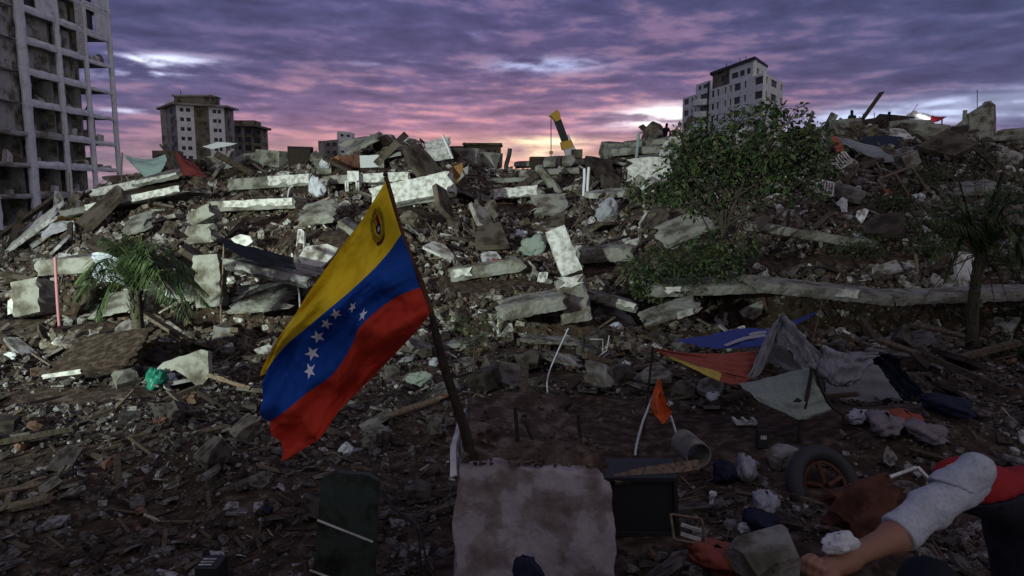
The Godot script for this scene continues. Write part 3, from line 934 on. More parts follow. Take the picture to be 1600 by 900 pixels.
# ------------------------------------------------------------------ ground and loose rubble
func build_ground() -> void:
	var rows := []
	var d := -14.0
	while d < 66.0:
		rows.append(d)
		if d < 2.0:
			d += 0.8
		else:
			d += clampf(d * 0.011, 0.05, 0.45)
	while d < 1500.0:
		rows.append(d)
		d *= 1.25
	var nu := 300
	var v := PackedVector3Array()
	var n := PackedVector3Array()
	var idx := PackedInt32Array()
	for j in rows.size():
		var w: float = 12.0 + maxf(rows[j], 0.0) * 1.25 + (0.0 if rows[j] < 66.0 else rows[j])
		for i in nu + 1:
			var x := lerpf(-w, w, float(i) / nu)
			var z: float = -rows[j]
			v.append(Vector3(x, H(x, z) - 0.05, z))
			n.append(normal_at(x, z))
			if j < rows.size() - 1 and i < nu:
				var b := j * (nu + 1) + i
				idx.append_array([b, b + nu + 2, b + 1, b, b + nu + 1, b + nu + 2])
	var a := []
	a.resize(Mesh.ARRAY_MAX)
	a[Mesh.ARRAY_VERTEX] = v
	a[Mesh.ARRAY_NORMAL] = n
	a[Mesh.ARRAY_INDEX] = idx
	var m := ArrayMesh.new()
	m.add_surface_from_arrays(Mesh.PRIMITIVE_TRIANGLES, a)
	var o := put("ground", m, mats.ground)
	tag(o, "brown earth ground rising into a heap of rubble", "ground", "", "structure")

func tone(kind: String) -> Color:
	var r := rng.randf()
	var c: Color
	if kind == "concrete":
		if r < 0.05:
			c = Color(0.58, 0.59, 0.57)
		elif r < 0.17:
			c = Color(0.34, 0.33, 0.30)
		elif r < 0.42:
			c = Color(0.18, 0.16, 0.135)
		elif r < 0.8:
			c = Color(0.12, 0.098, 0.078)
		else:
			c = Color(0.07, 0.053, 0.042)
	elif kind == "near":
		if r < 0.025:
			c = Color(0.55, 0.56, 0.57)
		elif r < 0.13:
			c = Color(0.31, 0.31, 0.32)
		elif r < 0.42:
			c = Color(0.19, 0.18, 0.178)
		elif r < 0.8:
			c = Color(0.115, 0.102, 0.095)
		else:
			c = Color(0.06, 0.048, 0.042)
	elif kind == "shard":
		if r < 0.07:
			c = Color(0.62, 0.63, 0.65)
		elif r < 0.28:
			c = Color(0.36, 0.355, 0.35)
		elif r < 0.68:
			c = Color(0.17, 0.15, 0.135)
		else:
			c = Color(0.085, 0.068, 0.056)
	elif kind == "brick":
		c = Color(0.24, 0.13, 0.09).lerp(Color(0.15, 0.10, 0.075), r)
	elif kind == "timber":
		c = Color(0.20, 0.155, 0.115).lerp(Color(0.05, 0.04, 0.033), r)
		if r > 0.92:
			c = Color(0.45, 0.40, 0.34)
	return c * rng.randf_range(0.75, 1.2)

func blocked(x: float, z: float) -> bool:
	var i := int((x + 50.0) * 5.0 + 0.5)
	var j := int(-z * 5.0 + 0.5)
	return i >= 0 and j >= 0 and i < 500 and j < 300 and closed[j * 500 + i] == 1

func lay(x: float, z: float, size: Vector3, tilt: float, bury: float) -> Transform3D:   # a piece lying as it fell
	var up := normal_at(x, z)
	var yaw := rng.randf() * TAU
	var b := Basis(Quaternion(Vector3.UP, up)) * Basis(Vector3.UP, yaw) * Basis(Vector3(1, 0, 0), rng.randfn(0.0, tilt)) * Basis(Vector3(0, 0, 1), rng.randfn(0.0, tilt))
	var half := (absf(b.x.y) * size.x + absf(b.y.y) * size.y + absf(b.z.y) * size.z) * 0.5
	return Transform3D(b, Vector3(x, HF(x, z) - 0.05 + half * (1.0 - bury), z))

func where(d0: float, d1: float, even := 1.0) -> Vector3:     # a random spot in the photographed wedge
	while true:
		var t := rng.randf()
		var d := pow(lerpf(pow(d0, even), pow(d1, even), t), 1.0 / even)
		var x := rng.randf_range(-0.86, 0.86) * (d + 1.0)
		if d > 17.0 and x < -31.0:
			continue
		# thin on the trodden path and on the bare earth by the bank, thick in drifts
		var bare := 1.35 * exp(-pow((x - 2.7) / 2.3, 2) - pow((d - 9.9) / 1.5, 2)) + 0.9 * exp(-pow((x + 6.6) / 1.3, 2) - pow((d - 8.4) / 0.9, 2))
		if rng.randf() < bare * 1.05:
			continue
		var drift := 0.5 + 0.9 * nz.get_noise_2d(x * 1.7 + 40.0, -d * 1.7)
		if rng.randf() > clampf(drift + 0.45, 0.25, 1.0):
			continue
		if blocked(x, -d):
			continue
		return Vector3(x, 0, -d)
	return Vector3.ZERO

func strew(called: String, label: String, meshes: Array, mat: Material, kind: String, count: int, d0: float, d1: float, s0: float, s1: float, dims: Vector3, tilt: float, even: float) -> void:
	var lists := []
	for k in meshes:
		lists.append([])
	for i in count:
		var w := where(d0, d1, even)
		var s := s0 * pow(s1 / s0, pow(rng.randf(), 1.9))
		var sc := Vector3(s * rng.randf_range(0.7, 1.3), s * rng.randf_range(0.7, 1.3), s * rng.randf_range(0.7, 1.3))
		var t := lay(w.x, w.z, Vector3(dims.x * sc.x, dims.y * sc.y, dims.z * sc.z), tilt, rng.randf_range(0.1, 0.7))
		t.basis = t.basis * Basis.from_scale(sc)
		lists[rng.randi() % meshes.size()].append([t, tone(kind)])
	for k in meshes.size():
		var mm := MultiMesh.new()
		mm.transform_format = MultiMesh.TRANSFORM_3D
		mm.use_colors = true
		mm.mesh = meshes[k]
		mm.instance_count = lists[k].size()
		for i in lists[k].size():
			mm.set_instance_transform(i, lists[k][i][0])
			mm.set_instance_color(i, lists[k][i][1])
		var o := MultiMeshInstance3D.new()
		o.multimesh = mm
		o.material_override = mat
		o.name = numbered(called)
		add_child(o)
		tag(o, label, "rubble", "", "stuff")

const MARKS := [[-3.2, 14.0, "beyond the small bush"], [-0.8, 7.2, "beside the wall stub"], [-2.2, 6.2, "below the striped flag"], [-1.6, 5.4, "beside the green board"], [-4.4, 6.6, "around the black box"], [-6.6, 11.5, "below the large dark slab"], [-4.6, 11.8, "beside the green bag"], [-2.6, 9.4, "behind the striped flag"], [-7.4, 14.6, "around the small palm"], [-0.8, 11.5, "under the small bush"], [1.0, 12.0, "around the white stick"], [2.6, 12.6, "behind the red tarp"], [4.4, 11.4, "around the grey tent"], [2.2, 8.2, "beside the orange flag"], [1.8, 6.4, "beside the dark cabinet"], [3.8, 7.0, "around the old tyre"], [5.6, 8.8, "around the clothes mound"], [4.2, 5.4, "behind the seated person"], [8.4, 12.5, "beside the dark palm's foot"], [6.4, 15.0, "before the long low beam"], [-8.5, 17.5, "around the broad grey column"], [-12.0, 19.0, "beside the leaning grey pier"], [-20.0, 31.0, "by the tipped white slab"], [-15.5, 27.0, "below the sloping plastered slab"], [-18.0, 36.5, "below the teal tarp"], [-13.5, 37.0, "beside the red tarp on the crest"], [-11.0, 31.0, "under the slab with the white patch"], [-9.0, 25.0, "above the black tarp"], [-5.5, 31.0, "below the big white wall slab"], [-6.0, 21.0, "above the striped flag's yellow edge"], [-2.0, 24.0, "behind the round edged beam"], [0.4, 31.5, "below the slab with the rounded end"], [2.0, 36.0, "among the pancaked floors"], [1.8, 21.5, "around the leaning white column"], [5.2, 29.0, "below the white slab on edge"], [5.0, 20.0, "around the spreading shrub"], [7.5, 23.0, "behind the leafy tree trunk"], [8.5, 33.0, "behind the tree crown"], [11.0, 25.0, "above the long sagging beam"], [11.5, 19.0, "below the long sagging beam"], [16.0, 29.5, "around the leaning window frame"], [18.5, 33.5, "below the long grey tarp"], [22.0, 38.0, "below the lit shelter"], [25.5, 37.5, "beside the tall wall remnant"], [14.5, 21.5, "behind the dark palm"], [20.0, 27.0, "on the dark scrubby slope"]]
func beside(x: float, z: float) -> String:
	var best := 1e9
	var said := ""
	for q in MARKS:
		var l: float = Vector2(x - q[0], -z - q[1]).length()
		if l < best:
			best = l
			said = q[2]
	return said

func singles(called: String, noun: String, category: String, group: String, meshes: Array, mat: StandardMaterial3D, kind: String, count: int, d0: float, d1: float, angle0: float, angle1: float, dims: Vector3, tilt: float, even: float, most := 1.2) -> void:
	# the pieces that show largest: sized by the angle they fill, so far ones are bigger
	var shades := []
	var words := []
	for i in 9:
		var m: StandardMaterial3D = mat.duplicate()
		m.vertex_color_use_as_albedo = false
		var c := tone(kind)
		m.albedo_color = c.linear_to_srgb()
		var l := c.get_luminance()
		words.append("whitish" if l > 0.4 else "pale grey" if l > 0.22 else "grey brown" if l > 0.115 else "dark brown")
		if kind == "brick":
			words[-1] = "reddish brown" if l > 0.13 else "dull red"
		shades.append(m)
	for i in count:
		var w := where(d0, d1, even)
		var f := pow(rng.randf(), 1.6)
		var s := minf(-w.z * angle0 * pow(angle1 / angle0, f), most)
		var sc := Vector3(s * rng.randf_range(0.75, 1.3), s * rng.randf_range(0.75, 1.3), s * rng.randf_range(0.75, 1.3))
		var t := lay(w.x, w.z, Vector3(dims.x * sc.x, dims.y * sc.y, dims.z * sc.z), tilt, rng.randf_range(0.05, 0.35))
		t.basis = t.basis * Basis.from_scale(sc)
		var k := rng.randi() % 9
		var o := put(called, meshes[rng.randi() % meshes.size()], shades[k], null, t)
		tag(o, "%s %s %s %s" % ["large" if f > 0.6 else "middling" if f > 0.25 else "small", words[k], noun, beside(w.x, w.z)], category, group)

func build_rubble() -> void:
	var chunks := []
	var shards := []
	var bricks := []
	var sticks := []
	for i in 7:
		chunks.append(broken(Vector3(1.0, 0.75, 0.85), 7))
		shards.append(broken(Vector3(1.2, 0.13, 0.9), 6, 0.9))
	for i in 4:
		bricks.append(broken(Vector3(1.0, 0.36, 0.5), 3))
		sticks.append(broken(Vector3(1.6, 0.07, 0.14), 4, 0.6))
	var fr: StandardMaterial3D = mats.fragment
	var wd: StandardMaterial3D = mats.timber
	# small stuff that nobody could count
	strew("crumbs", "small concrete crumbs strewn over the near ground", chunks.slice(0, 4), fr, "near", 16000, 4.0, 17.0, 0.016, 0.10, Vector3(1, 0.75, 0.85), 0.5, 1.3)
	strew("shards", "small tile and plaster shards strewn over the near ground", shards.slice(0, 4), fr, "near", 8000, 4.0, 17.0, 0.03, 0.19, Vector3(1.2, 0.13, 0.9), 0.35, 1.3)
	strew("splinters", "splintered sticks and laths among the near rubble", sticks.slice(0, 2), wd, "timber", 4200, 4.5, 17.0, 0.06, 0.30, Vector3(1.6, 0.07, 0.14), 0.3, 1.3)
	strew("rubble", "coarse concrete rubble covering the slope of the heap", chunks, fr, "concrete", 70000, 15.0, 44.0, 0.03, 0.26, Vector3(1, 0.75, 0.85), 0.6, 1.5)
	strew("heap_shards", "flat plaster and slab shards covering the slope of the heap", shards, fr, "shard", 15000, 15.0, 44.0, 0.08, 0.50, Vector3(1.2, 0.13, 0.9), 0.5, 1.5)
	strew("brick_rubble", "brick fragments mixed into the slope of the heap", bricks.slice(0, 2), fr, "brick", 8000, 15.0, 44.0, 0.08, 0.24, Vector3(1, 0.36, 0.5), 0.7, 1.5)
	strew("heap_splinters", "broken laths and sticks lying over the heap", sticks, wd, "timber", 5600, 15.0, 44.0, 0.15, 0.75, Vector3(1.6, 0.07, 0.14), 0.4, 1.5)
	# the larger pieces, one by one
	singles("concrete_chunk", "loose concrete chunk", "concrete chunk", "loose concrete chunks near the wall stub", chunks, fr, "near", 150, 5.2, 16.0, 0.011, 0.042, Vector3(1, 0.75, 0.85), 0.4, 1.4)
	singles("heap_chunk", "angular concrete lump", "concrete chunk", "large concrete lumps on the heap", chunks, fr, "concrete", 90, 16.0, 41.0, 0.010, 0.026, Vector3(1, 0.75, 0.85), 0.5, 1.5)
	singles("slab_shard", "flat plaster shard", "shard", "flat shards on the near ground", shards, fr, "near", 280, 5.2, 16.0, 0.014, 0.062, Vector3(1.2, 0.13, 0.9), 0.22, 1.4)
	singles("heap_slab_shard", "broken floor slab piece", "slab piece", "flat slab pieces in the heap", shards, fr, "shard", 200, 16.0, 42.0, 0.013, 0.036, Vector3(1.2, 0.13, 0.9), 0.4, 1.5)
	singles("floor_slab_piece", "tilted concrete floor slab", "slab piece", "large tilted slabs in the heap", shards, fr, "concrete", 85, 18.0, 36.0, 0.030, 0.060, Vector3(1.2, 0.13, 0.9), 0.30, 1.5, 2.2)
	singles("brick", "broken brick", "brick", "loose bricks on the near ground", bricks, fr, "brick", 60, 5.5, 15.0, 0.014, 0.024, Vector3(1, 0.36, 0.5), 0.5, 1.4, 0.26)
	singles("plank", "splintered plank", "plank", "loose planks on the near ground", sticks, wd, "timber", 190, 5.5, 17.0, 0.024, 0.105, Vector3(1.6, 0.07, 0.14), 0.18, 1.4)
	singles("heap_plank", "broken timber", "timber", "timbers in the heap", sticks, wd, "timber", 150, 17.0, 42.0, 0.024, 0.06, Vector3(1.6, 0.07, 0.14), 0.4, 1.5, 1.8)
	# crumpled bags and rags caught in the rubble
	var bag_meshes := []
	for i in 5:
		bag_meshes.append(lump(Vector3(0.5, 0.32, 0.42), i * 7.3, 0.35, 2.2, 10, 0.6))
	for i in 34:
		var w := where(6.0, 34.0, 1.2)
		var s: float = -w.z * rng.randf_range(0.009, 0.018)
		var mt: String = ["bag_white", "cloth_pale", "cloth_white", "cloth_navy", "cloth_rust", "cloth_green"][i % 6]
		var o := put("rag", bag_meshes[i % 5], mats[mt], null, Transform3D(Basis(Vector3.UP, rng.randf() * TAU) * Basis.from_scale(Vector3.ONE * s * 1.6), on(w.x, w.z, -0.06)))
		var word: String = ["white plastic", "pale", "white", "dark blue", "rust red", "dull green"][i % 6]
		tag(o, "crumpled %s rag caught %s" % [word, beside(w.x, w.z)], "rag", "crumpled %s rags in the rubble" % word)
	# iron bars that stick out of the heap
	for i in 60:
		var w := where(18.0, 41.0, 1.5)
		var g := on(w.x, w.z, -0.1)
		var l := rng.randf_range(0.6, 1.8)
		var dir := Vector3(rng.randf_range(-1, 1), rng.randf_range(0.1, 1.0), rng.randf_range(-0.6, 0.8)).normalized()
		var bend := Vector3(rng.randf_range(-1, 1), rng.randf_range(-0.9, 0.3), rng.randf_range(-1, 1)) * 0.35
		var o := put("bent_bar", tube([g, g + dir * l * 0.5, g + dir * l * 0.8 + bend * l * 0.5, g + dir * l + bend * l], 0.014, 5).mesh(), mats.rust)
		tag(o, "bent rusty reinforcing bar sticking out %s" % beside(w.x, w.z), "iron bar", "bent bars in the heap")

# ------------------------------------------------------------------ buildings
func build_tower() -> void:
	# the gutted tower: its long side runs into the scene at x = -48
	var X := -48.0
	var t := thing("damaged_tower", Vector3(X, 0, -77), "tall white tower block with its lower floors torn open", "tower block")
	var off := -t.position
	var D := [60.4, 66.4, 71.9, 77.6, 82.5, 87.6]
	var fl := 3.05
	var base := 0.15
	var nf := 10
	var part := func(called: String, lo: Vector3, hi: Vector3, m: String, wob := 0.0) -> void:
		var mb: MB
		if wob > 0.0:
			var s := (hi - lo).abs()
			mb = rough_box(s, Vector3i(2, clampi(int(s.y / 0.7), 2, 40), clampi(int(s.z / 0.8), 2, 12)), wob, rng.randf() * 40.0)
			put(called, mb.mesh(), mats[m], t, Transform3D(Basis(), (lo + hi) * 0.5 + off))
		else:
			mb = MB.new()
			mb.aabox(lo + off, hi + off)
			put(called, mb.mesh(), mats[m], t)
	var top := base + fl * nf
	for i in D.size():
		var wide := 0.55 if i == 2 else 0.30
		part.call("column", Vector3(X - 0.5, -1, -D[i] - wide), Vector3(X, top, -D[i] + wide), "tower_paint", 0.07)
		if i != 5:
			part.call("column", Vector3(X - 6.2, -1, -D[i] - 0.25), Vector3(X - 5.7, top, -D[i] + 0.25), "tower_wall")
	part.call("column", Vector3(X - 5.0, -1, -87.9), Vector3(X - 4.6, top, -87.3), "tower_wall")
	for k in nf + 1:
		var y: float = base + fl * k
		for i in 5:
			var z0: float = -D[i + 1]
			var z1: float = -D[i]
			var broke: bool = i == 1
			if i == 1 and k > 3:
				continue
			part.call("edge_beam", Vector3(X - 0.32, y - 0.38, z0 + 0.3), Vector3(X - 0.03, y + 0.12 + (0.25 if k < 8 and i > 1 and i < 4 else 0.0), z1 - 0.3), "tower_wall" if broke or (i == 2 and k in [1, 3]) else "tower_paint", 0.08)
			if i < 4:
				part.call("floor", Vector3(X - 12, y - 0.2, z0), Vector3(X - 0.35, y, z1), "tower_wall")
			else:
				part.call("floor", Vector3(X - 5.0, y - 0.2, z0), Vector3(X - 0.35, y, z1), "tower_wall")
	# back walls keep most bays dark; the end bay is open to the sky
	for k in nf:
		var y: float = base + fl * k
		for i in [1, 2, 3, 0]:
			var depth: float = [1.2, 0.8, 1.2, 1.6][i] if k > 4 else [6.0, 0.9 if k > 2 else 6.5, 7.0, 2.4 if k > 2 else 6.0][i]
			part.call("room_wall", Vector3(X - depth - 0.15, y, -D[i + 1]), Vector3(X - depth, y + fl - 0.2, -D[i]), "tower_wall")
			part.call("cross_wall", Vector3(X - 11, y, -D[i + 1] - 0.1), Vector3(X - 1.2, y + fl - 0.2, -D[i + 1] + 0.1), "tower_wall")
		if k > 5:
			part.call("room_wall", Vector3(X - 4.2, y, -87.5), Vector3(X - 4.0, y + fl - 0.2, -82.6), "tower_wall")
	# end walls
	part.call("gable_wall", Vector3(X - 12, -1, -60.5), Vector3(X - 0.5, top, -60.1), "tower_paint")
	# still cladded upper storeys: walls with window openings, broken off along a slope
	var clad := func(i: int, k: int, wins: Array) -> void:
		var y: float = base + fl * k
		var z0: float = -D[i + 1] + 0.3
		var z1: float = -D[i] - 0.3
		var at := z1
		for w in wins:
			var wa: float = lerpf(z1, z0, w[0])
			var wb: float = lerpf(z1, z0, w[1])
			part.call("wall_panel", Vector3(X - 0.22, y + 0.12, wa), Vector3(X - 0.06, y + fl - 0.38, at), "tower_paint")
			part.call("wall_panel", Vector3(X - 0.22, y + 0.12, wb), Vector3(X - 0.06, y + w[2], wa), "tower_paint")
			part.call("wall_panel", Vector3(X - 0.22, y + w[3], wb), Vector3(X - 0.06, y + fl - 0.38, wa), "tower_paint")
			part.call("window", Vector3(X - 0.55, y + w[2], wb), Vector3(X - 0.45, y + w[3], wa), "glass_dark")
			at = wb
		part.call("wall_panel", Vector3(X - 0.22, y + 0.12, z0), Vector3(X - 0.06, y + fl - 0.38, at), "tower_paint")
	for k in range(7, nf):
		clad.call(2, k, [[0.05, 0.42, 0.1, 2.55]])
	for k in range(7, nf):
		clad.call(4, k, [[0.02, 0.42, 0.35, 2.5]])
	for k in range(6, nf):
		part.call("wall_panel", Vector3(X - 0.2, base + fl * k + 0.12, -82.2), Vector3(X - 0.06, base + fl * (k + 1) - 0.38, -80.9), "plaster")
		part.call("window", Vector3(X - 1.1, base + fl * k + 0.3, -80.9), Vector3(X - 1.0, base + fl * (k + 1) - 0.5, -78.0), "tower_wall")
	# an open stair recess between the first two columns, with scorched stains of broken landings
	for k in range(3, nf):
		part.call("landing", Vector3(X - 1.1, base + fl * k - 0.3, -71.2), Vector3(X - 0.25, base + fl * k + rng.randf_range(-0.1, 0.1), -66.8), "tower_wall", 0.15)
	# wreckage that hangs in the open bays
	for k in range(0, 7):
		for i in [0, 1, 2, 3, 4]:
			var y: float = base + fl * k
			for q in 3:
				var z := rng.randf_range(-D[i + 1] + 0.6, -D[i] - 0.6)
				var s := Vector3(rng.randf_range(0.2, 0.7), rng.randf_range(0.3, 1.5), rng.randf_range(0.3, 1.2))
				put("wreckage", broken(s, 5), mats[["tower_wall", "tower_wall", "concrete", "plaster", "wood"][rng.randi() % 5]], t, Transform3D(Basis(Vector3(1, 0, 0), rng.randf_range(-0.25, 0.25)), Vector3(X - rng.randf_range(0.6, 2.2), y + s.y * 0.42, z) + off))
	part.call("door_panel", Vector3(X - 1.0, base + fl * 3, -84.4), Vector3(X - 0.9, base + fl * 4 - 0.5, -82.9), "wood_orange")

func facade(t: Node3D, a: Vector3, b: Vector3, y0: float, floors: int, fl: float, wins: Array, wall: Material, glass: Material, sill := 0.9, head := 2.3) -> void:   # a wall from a to b with real openings; wins are [from, to] along it
	var len_ := Vector2(b.x - a.x, b.z - a.z).length()
	var bas := facing(Vector3(b.x - a.x, 0, b.z - a.z))
	var m := MB.new()
	var xf := Transform3D(bas, Vector3(a.x, 0, a.z))
	var put_box := func(x0: float, x1: float, ya: float, yb: float, z0: float, z1: float) -> void:
		if x1 - x0 > 0.001:
			m.box(Transform3D(bas, xf * Vector3((x0 + x1) * 0.5, (ya + yb) * 0.5, (z0 + z1) * 0.5)), Vector3(x1 - x0, yb - ya, z1 - z0))
	for k in floors:
		var y := y0 + fl * k
		put_box.call(0.0, len_, y, y + sill, -0.35, 0.0)
		put_box.call(0.0, len_, y + head, y + fl, -0.35, 0.0)
		var at := 0.0
		for w in wins:
			put_box.call(at, w[0] * len_, y + sill, y + head, -0.35, 0.0)
			at = w[1] * len_
			var g := MB.new()
			g.box(Transform3D(bas, xf * Vector3((w[0] + w[1]) * 0.5 * len_, y + (sill + head) * 0.5, -0.3)), Vector3((w[1] - w[0]) * len_, head - sill, 0.06))
			put("window", g.mesh(), glass, t)
		put_box.call(at, len_, y + sill, y + head, -0.35, 0.0)
	put("wall", m.mesh(), wall, t)

func slab_part(t: Node3D, called: String, lo: Vector3, hi: Vector3, m: Material, b := Basis()) -> void:
	var mb := MB.new()
	mb.box(Transform3D(b, (lo + hi) * 0.5), hi - lo)
	put(called, mb.mesh(), m, t)

func poly_slab(t: Node3D, called: String, pts: Array, y0: float, y1: float, m: Material) -> void:    # a flat plate over a plan outline
	var q := PackedVector2Array()
	for p in pts:
		q.append(Vector2(p.x, -p.z))
	put(called, prism(q, y1 - y0).mesh(), m, t, Transform3D(Basis(Vector3.RIGHT, -PI / 2), Vector3(0, y1, 0)))

func local_at(px: float, d: float, o: Vector3) -> Vector3:      # plan position on the sight line of a column, seen from a building's origin
	return Vector3((px - 800.0) / F * d * 1.0 - o.x, 0, -d - o.z)

func build_houses() -> void:
	var gl: Material = mats.glass_dark
	# block of flats with a brown stair strip and an overhanging roof
	var o := Vector3(-106, 0, -238)
	var t := thing("apartment_building", o, "pale block of flats with a dark central strip and flat overhanging roof", "building")
	var A := local_at(265, 246, o); var B := local_at(288, 232, o); var C := local_at(361, 240, o)
	var y0 := 13.0
	facade(t, A, B, y0, 6, 3.05, [[0.12, 0.38], [0.6, 0.88]], mats.house_grey, gl, 0.7, 2.4)  # side wall in grey: the shade on this face is put into its colour
	var M1 := B.lerp(C, 0.36); var M2 := B.lerp(C, 0.67)
	facade(t, B, M1, y0, 6, 3.05, [[0.2, 0.42], [0.55, 0.8]], mats.house_white, gl, 1.0, 2.2)
	facade(t, M1, M2, y0, 6, 3.05, [], mats.house_brown, gl)
	facade(t, M2, C, y0, 6, 3.05, [[0.25, 0.5], [0.58, 0.78]], mats.house_white, gl, 1.0, 2.2)
	slab_part(t, "lower_walls", Vector3(A.x, 0, C.z - 9), Vector3(C.x, y0, B.z - 1), mats.house_grey)
	slab_part(t, "core", Vector3(A.x + 1.5, y0, C.z - 9), Vector3(C.x - 0.4, y0 + 18.2, C.z - 2.2), mats.house_grey)
	poly_slab(t, "roof", [A + Vector3(-1.6, 0, 0.3), B + Vector3(-0.6, 0, 1.6), C + Vector3(1.5, 0, 1.2), C + Vector3(1.5, 0, -9), A + Vector3(-1.6, 0, -4)], y0 + 18.3, y0 + 18.9, mats.house_grey)
	slab_part(t, "roof_house", Vector3(A.x + 7, y0 + 19.0, C.z - 8), Vector3(C.x - 4.5, y0 + 22.0, C.z - 1), mats.house_brown)
	slab_part(t, "roof_slab", Vector3(A.x + 6.5, y0 + 22.0, C.z - 8.5), Vector3(C.x - 4.2, y0 + 22.6, C.z - 0.5), mats.house_grey)
	slab_part(t, "water_tank", Vector3(A.x + 3.0, y0 + 19.0, C.z - 6), Vector3(A.x + 6.5, y0 + 21.0, C.z - 3), mats.house_white)
	put("aerial", tube([Vector3(A.x + 8, y0 + 22.5, C.z - 4), Vector3(A.x + 8, y0 + 24.6, C.z - 4)], 0.12, 5).mesh(), mats.metal_dark, t)
	# the darker block just behind it
	o = Vector3(-107, 0, -270)
	t = thing("apartment_building", o, "darker stepped block of flats partly hidden behind the pale one", "building")
	A = local_at(360, 268, o); B = local_at(388, 262, o); C = local_at(417, 272, o)
	facade(t, A, B, 12.0, 5, 3.05, [[0.1, 0.3], [0.4, 0.6], [0.7, 0.9]], mats.house_grey, gl, 0.7, 2.3)
	facade(t, B, C, 12.0, 5, 3.05, [[0.1, 0.42], [0.55, 0.9]], mats.house_brown, gl, 0.5, 2.4)
	slab_part(t, "lower_walls", Vector3(A.x, 0, C.z - 8), Vector3(C.x, 12, B.z - 0.6), mats.house_grey)
	slab_part(t, "core", Vector3(A.x + 0.6, 12, C.z - 8), Vector3(C.x - 0.5, 27.2, C.z - 1.5), mats.house_grey)
	slab_part(t, "roof", Vector3(B.x - 4, 27.2, C.z - 8), Vector3(C.x + 1, 28.0, B.z + 0.8), mats.house_brown)
	slab_part(t, "roof_house", Vector3(A.x + 1, 27.2, C.z - 8), Vector3(B.x + 0.5, 30.4, C.z - 0.5), mats.house_brown)
	# the small grey block in the distance
	o = Vector3(-68, 0, -276)
	t = thing("apartment_building", o, "small distant grey block with stepped roof above the crest", "building")
	A = local_at(503, 284, o); B = local_at(534, 274, o); C = local_at(555, 280, o)
	facade(t, A, B, 11.0, 4, 3.1, [[0.15, 0.3], [0.42, 0.56], [0.72, 0.86]], mats.house_grey, gl, 0.9, 2.1)
	facade(t, B, C, 11.0, 5, 3.1, [[0.15, 0.4], [0.6, 0.85]], mats.house_white, gl, 1.2, 2.1)
	slab_part(t, "lower_walls", Vector3(A.x, 0, A.z - 4), Vector3(C.x, 11, B.z - 0.5), mats.house_grey)
	slab_part(t, "core", Vector3(A.x + 0.6, 11, A.z - 4), Vector3(C.x - 0.6, 23.4, A.z + 2.5), mats.house_grey)
	slab_part(t, "roof_house", Vector3(B.x - 2.0, 23.4, A.z - 2), Vector3(C.x - 0.3, 26.5, C.z), mats.house_white)
	# a low brown house end
	o = Vector3(-5, 0, -120)
	t = thing("brick_house", o, "low brown house wall with window holes just above the crest", "building")
	A = local_at(728, 120, o); B = local_at(782, 118, o)
	facade(t, A, B, 5.2, 2, 3.0, [[0.1, 0.16], [0.28, 0.34], [0.46, 0.52], [0.64, 0.7], [0.82, 0.88]], mats.wood, gl, 0.8, 2.2)
	slab_part(t, "core", Vector3(A.x + 0.3, 0, A.z - 5), Vector3(B.x - 0.3, 5.2, B.z - 0.6), mats.house_brown)
	slab_part(t, "roof", Vector3(A.x - 0.3, 11.2, A.z - 5), Vector3(B.x + 0.3, 11.5, B.z + 0.3), mats.house_brown)
	# low dark roofs on the horizon by the tower
	for q in [[233, 262, 262, 244, 200.0]]:
		o = Vector3((q[0] - 800) / F * q[4], 0, -q[4])
		t = thing("distant_house", o, "dark low house on the horizon beside the teal tarp", "building")
		slab_part(t, "wall", Vector3(0, 0, -6), Vector3(8.5, 12.5, 0), mats.house_brown)
		slab_part(t, "roof", Vector3(2.5, 12.5, -6), Vector3(8.5, 15.0, 0), mats.house_brown)
	# the white block with long window bands behind the tree
	o = Vector3(50, 0, -160)
	t = thing("apartment_building", o, "white block with long window bands and dark roof behind the tree", "building")
	A = local_at(1060, 200, o); B = local_at(1183, 158, o); C = local_at(1212, 172, o)
	var K := A.lerp(B, 0.38)        # where the rounded bay of balconies ends
	var base := 10.6
	facade(t, A, K, base, 6, 3.1, [[0.04, 0.24], [0.32, 0.4], [0.47, 0.54], [0.66, 0.98]], mats.house_white, gl, 1.1, 2.6)
	facade(t, K, B, base, 6, 3.1, [[0.04, 0.10], [0.15, 0.2], [0.3, 0.34], [0.4, 0.44], [0.48, 0.60], [0.66, 0.7], [0.84, 0.98]], mats.house_white, gl, 1.0, 2.6)
	facade(t, B, C, base, 6, 3.1, [[0.06, 0.16], [0.34, 0.66], [0.86, 0.97]], mats.house_white, gl, 1.0, 2.5)
	var back := C - B
	poly_slab(t, "lower_walls", [A, B + Vector3(0.2, 0, -1), C + Vector3(-0.5, 0, -0.5), A + back], 0.0, base, mats.house_grey)
	poly_slab(t, "core", [A + Vector3(1.0, 0, -0.3), B + Vector3(0.9, 0, -2.2), C + Vector3(-1.0, 0, -1.2), A + back], base, base + 18.5, mats.house_grey)
	# rounded balcony parapets
	for k in 5:
		var y := base + 3.1 * (k + 1)
		var q := A.lerp(K, 0.8)
		put("balcony", tube([q + Vector3(0.6, y - 0.5, 0), q + Vector3(0.6, y + 0.95, 0)], 3.4, 20).mesh(), mats.house_white, t)
	put("drain_pipe", tube([K + Vector3(-0.4, 6, 0.3), K + Vector3(-0.4, base + 20.5, 0.3)], 0.25, 6).mesh(), mats.metal_dark, t)
	# set-back top storey under a flat dark roof
	var R := K.lerp(B, 0.36)
	var T := K.lerp(B, 0.80)
	facade(t, K.lerp(B, 0.02) + Vector3(0.4, 0, 0), R + Vector3(0.4, 0, 0), base + 18.6, 1, 3.6, [[0.5, 0.9]], mats.house_brown, gl, 1.2, 2.4)
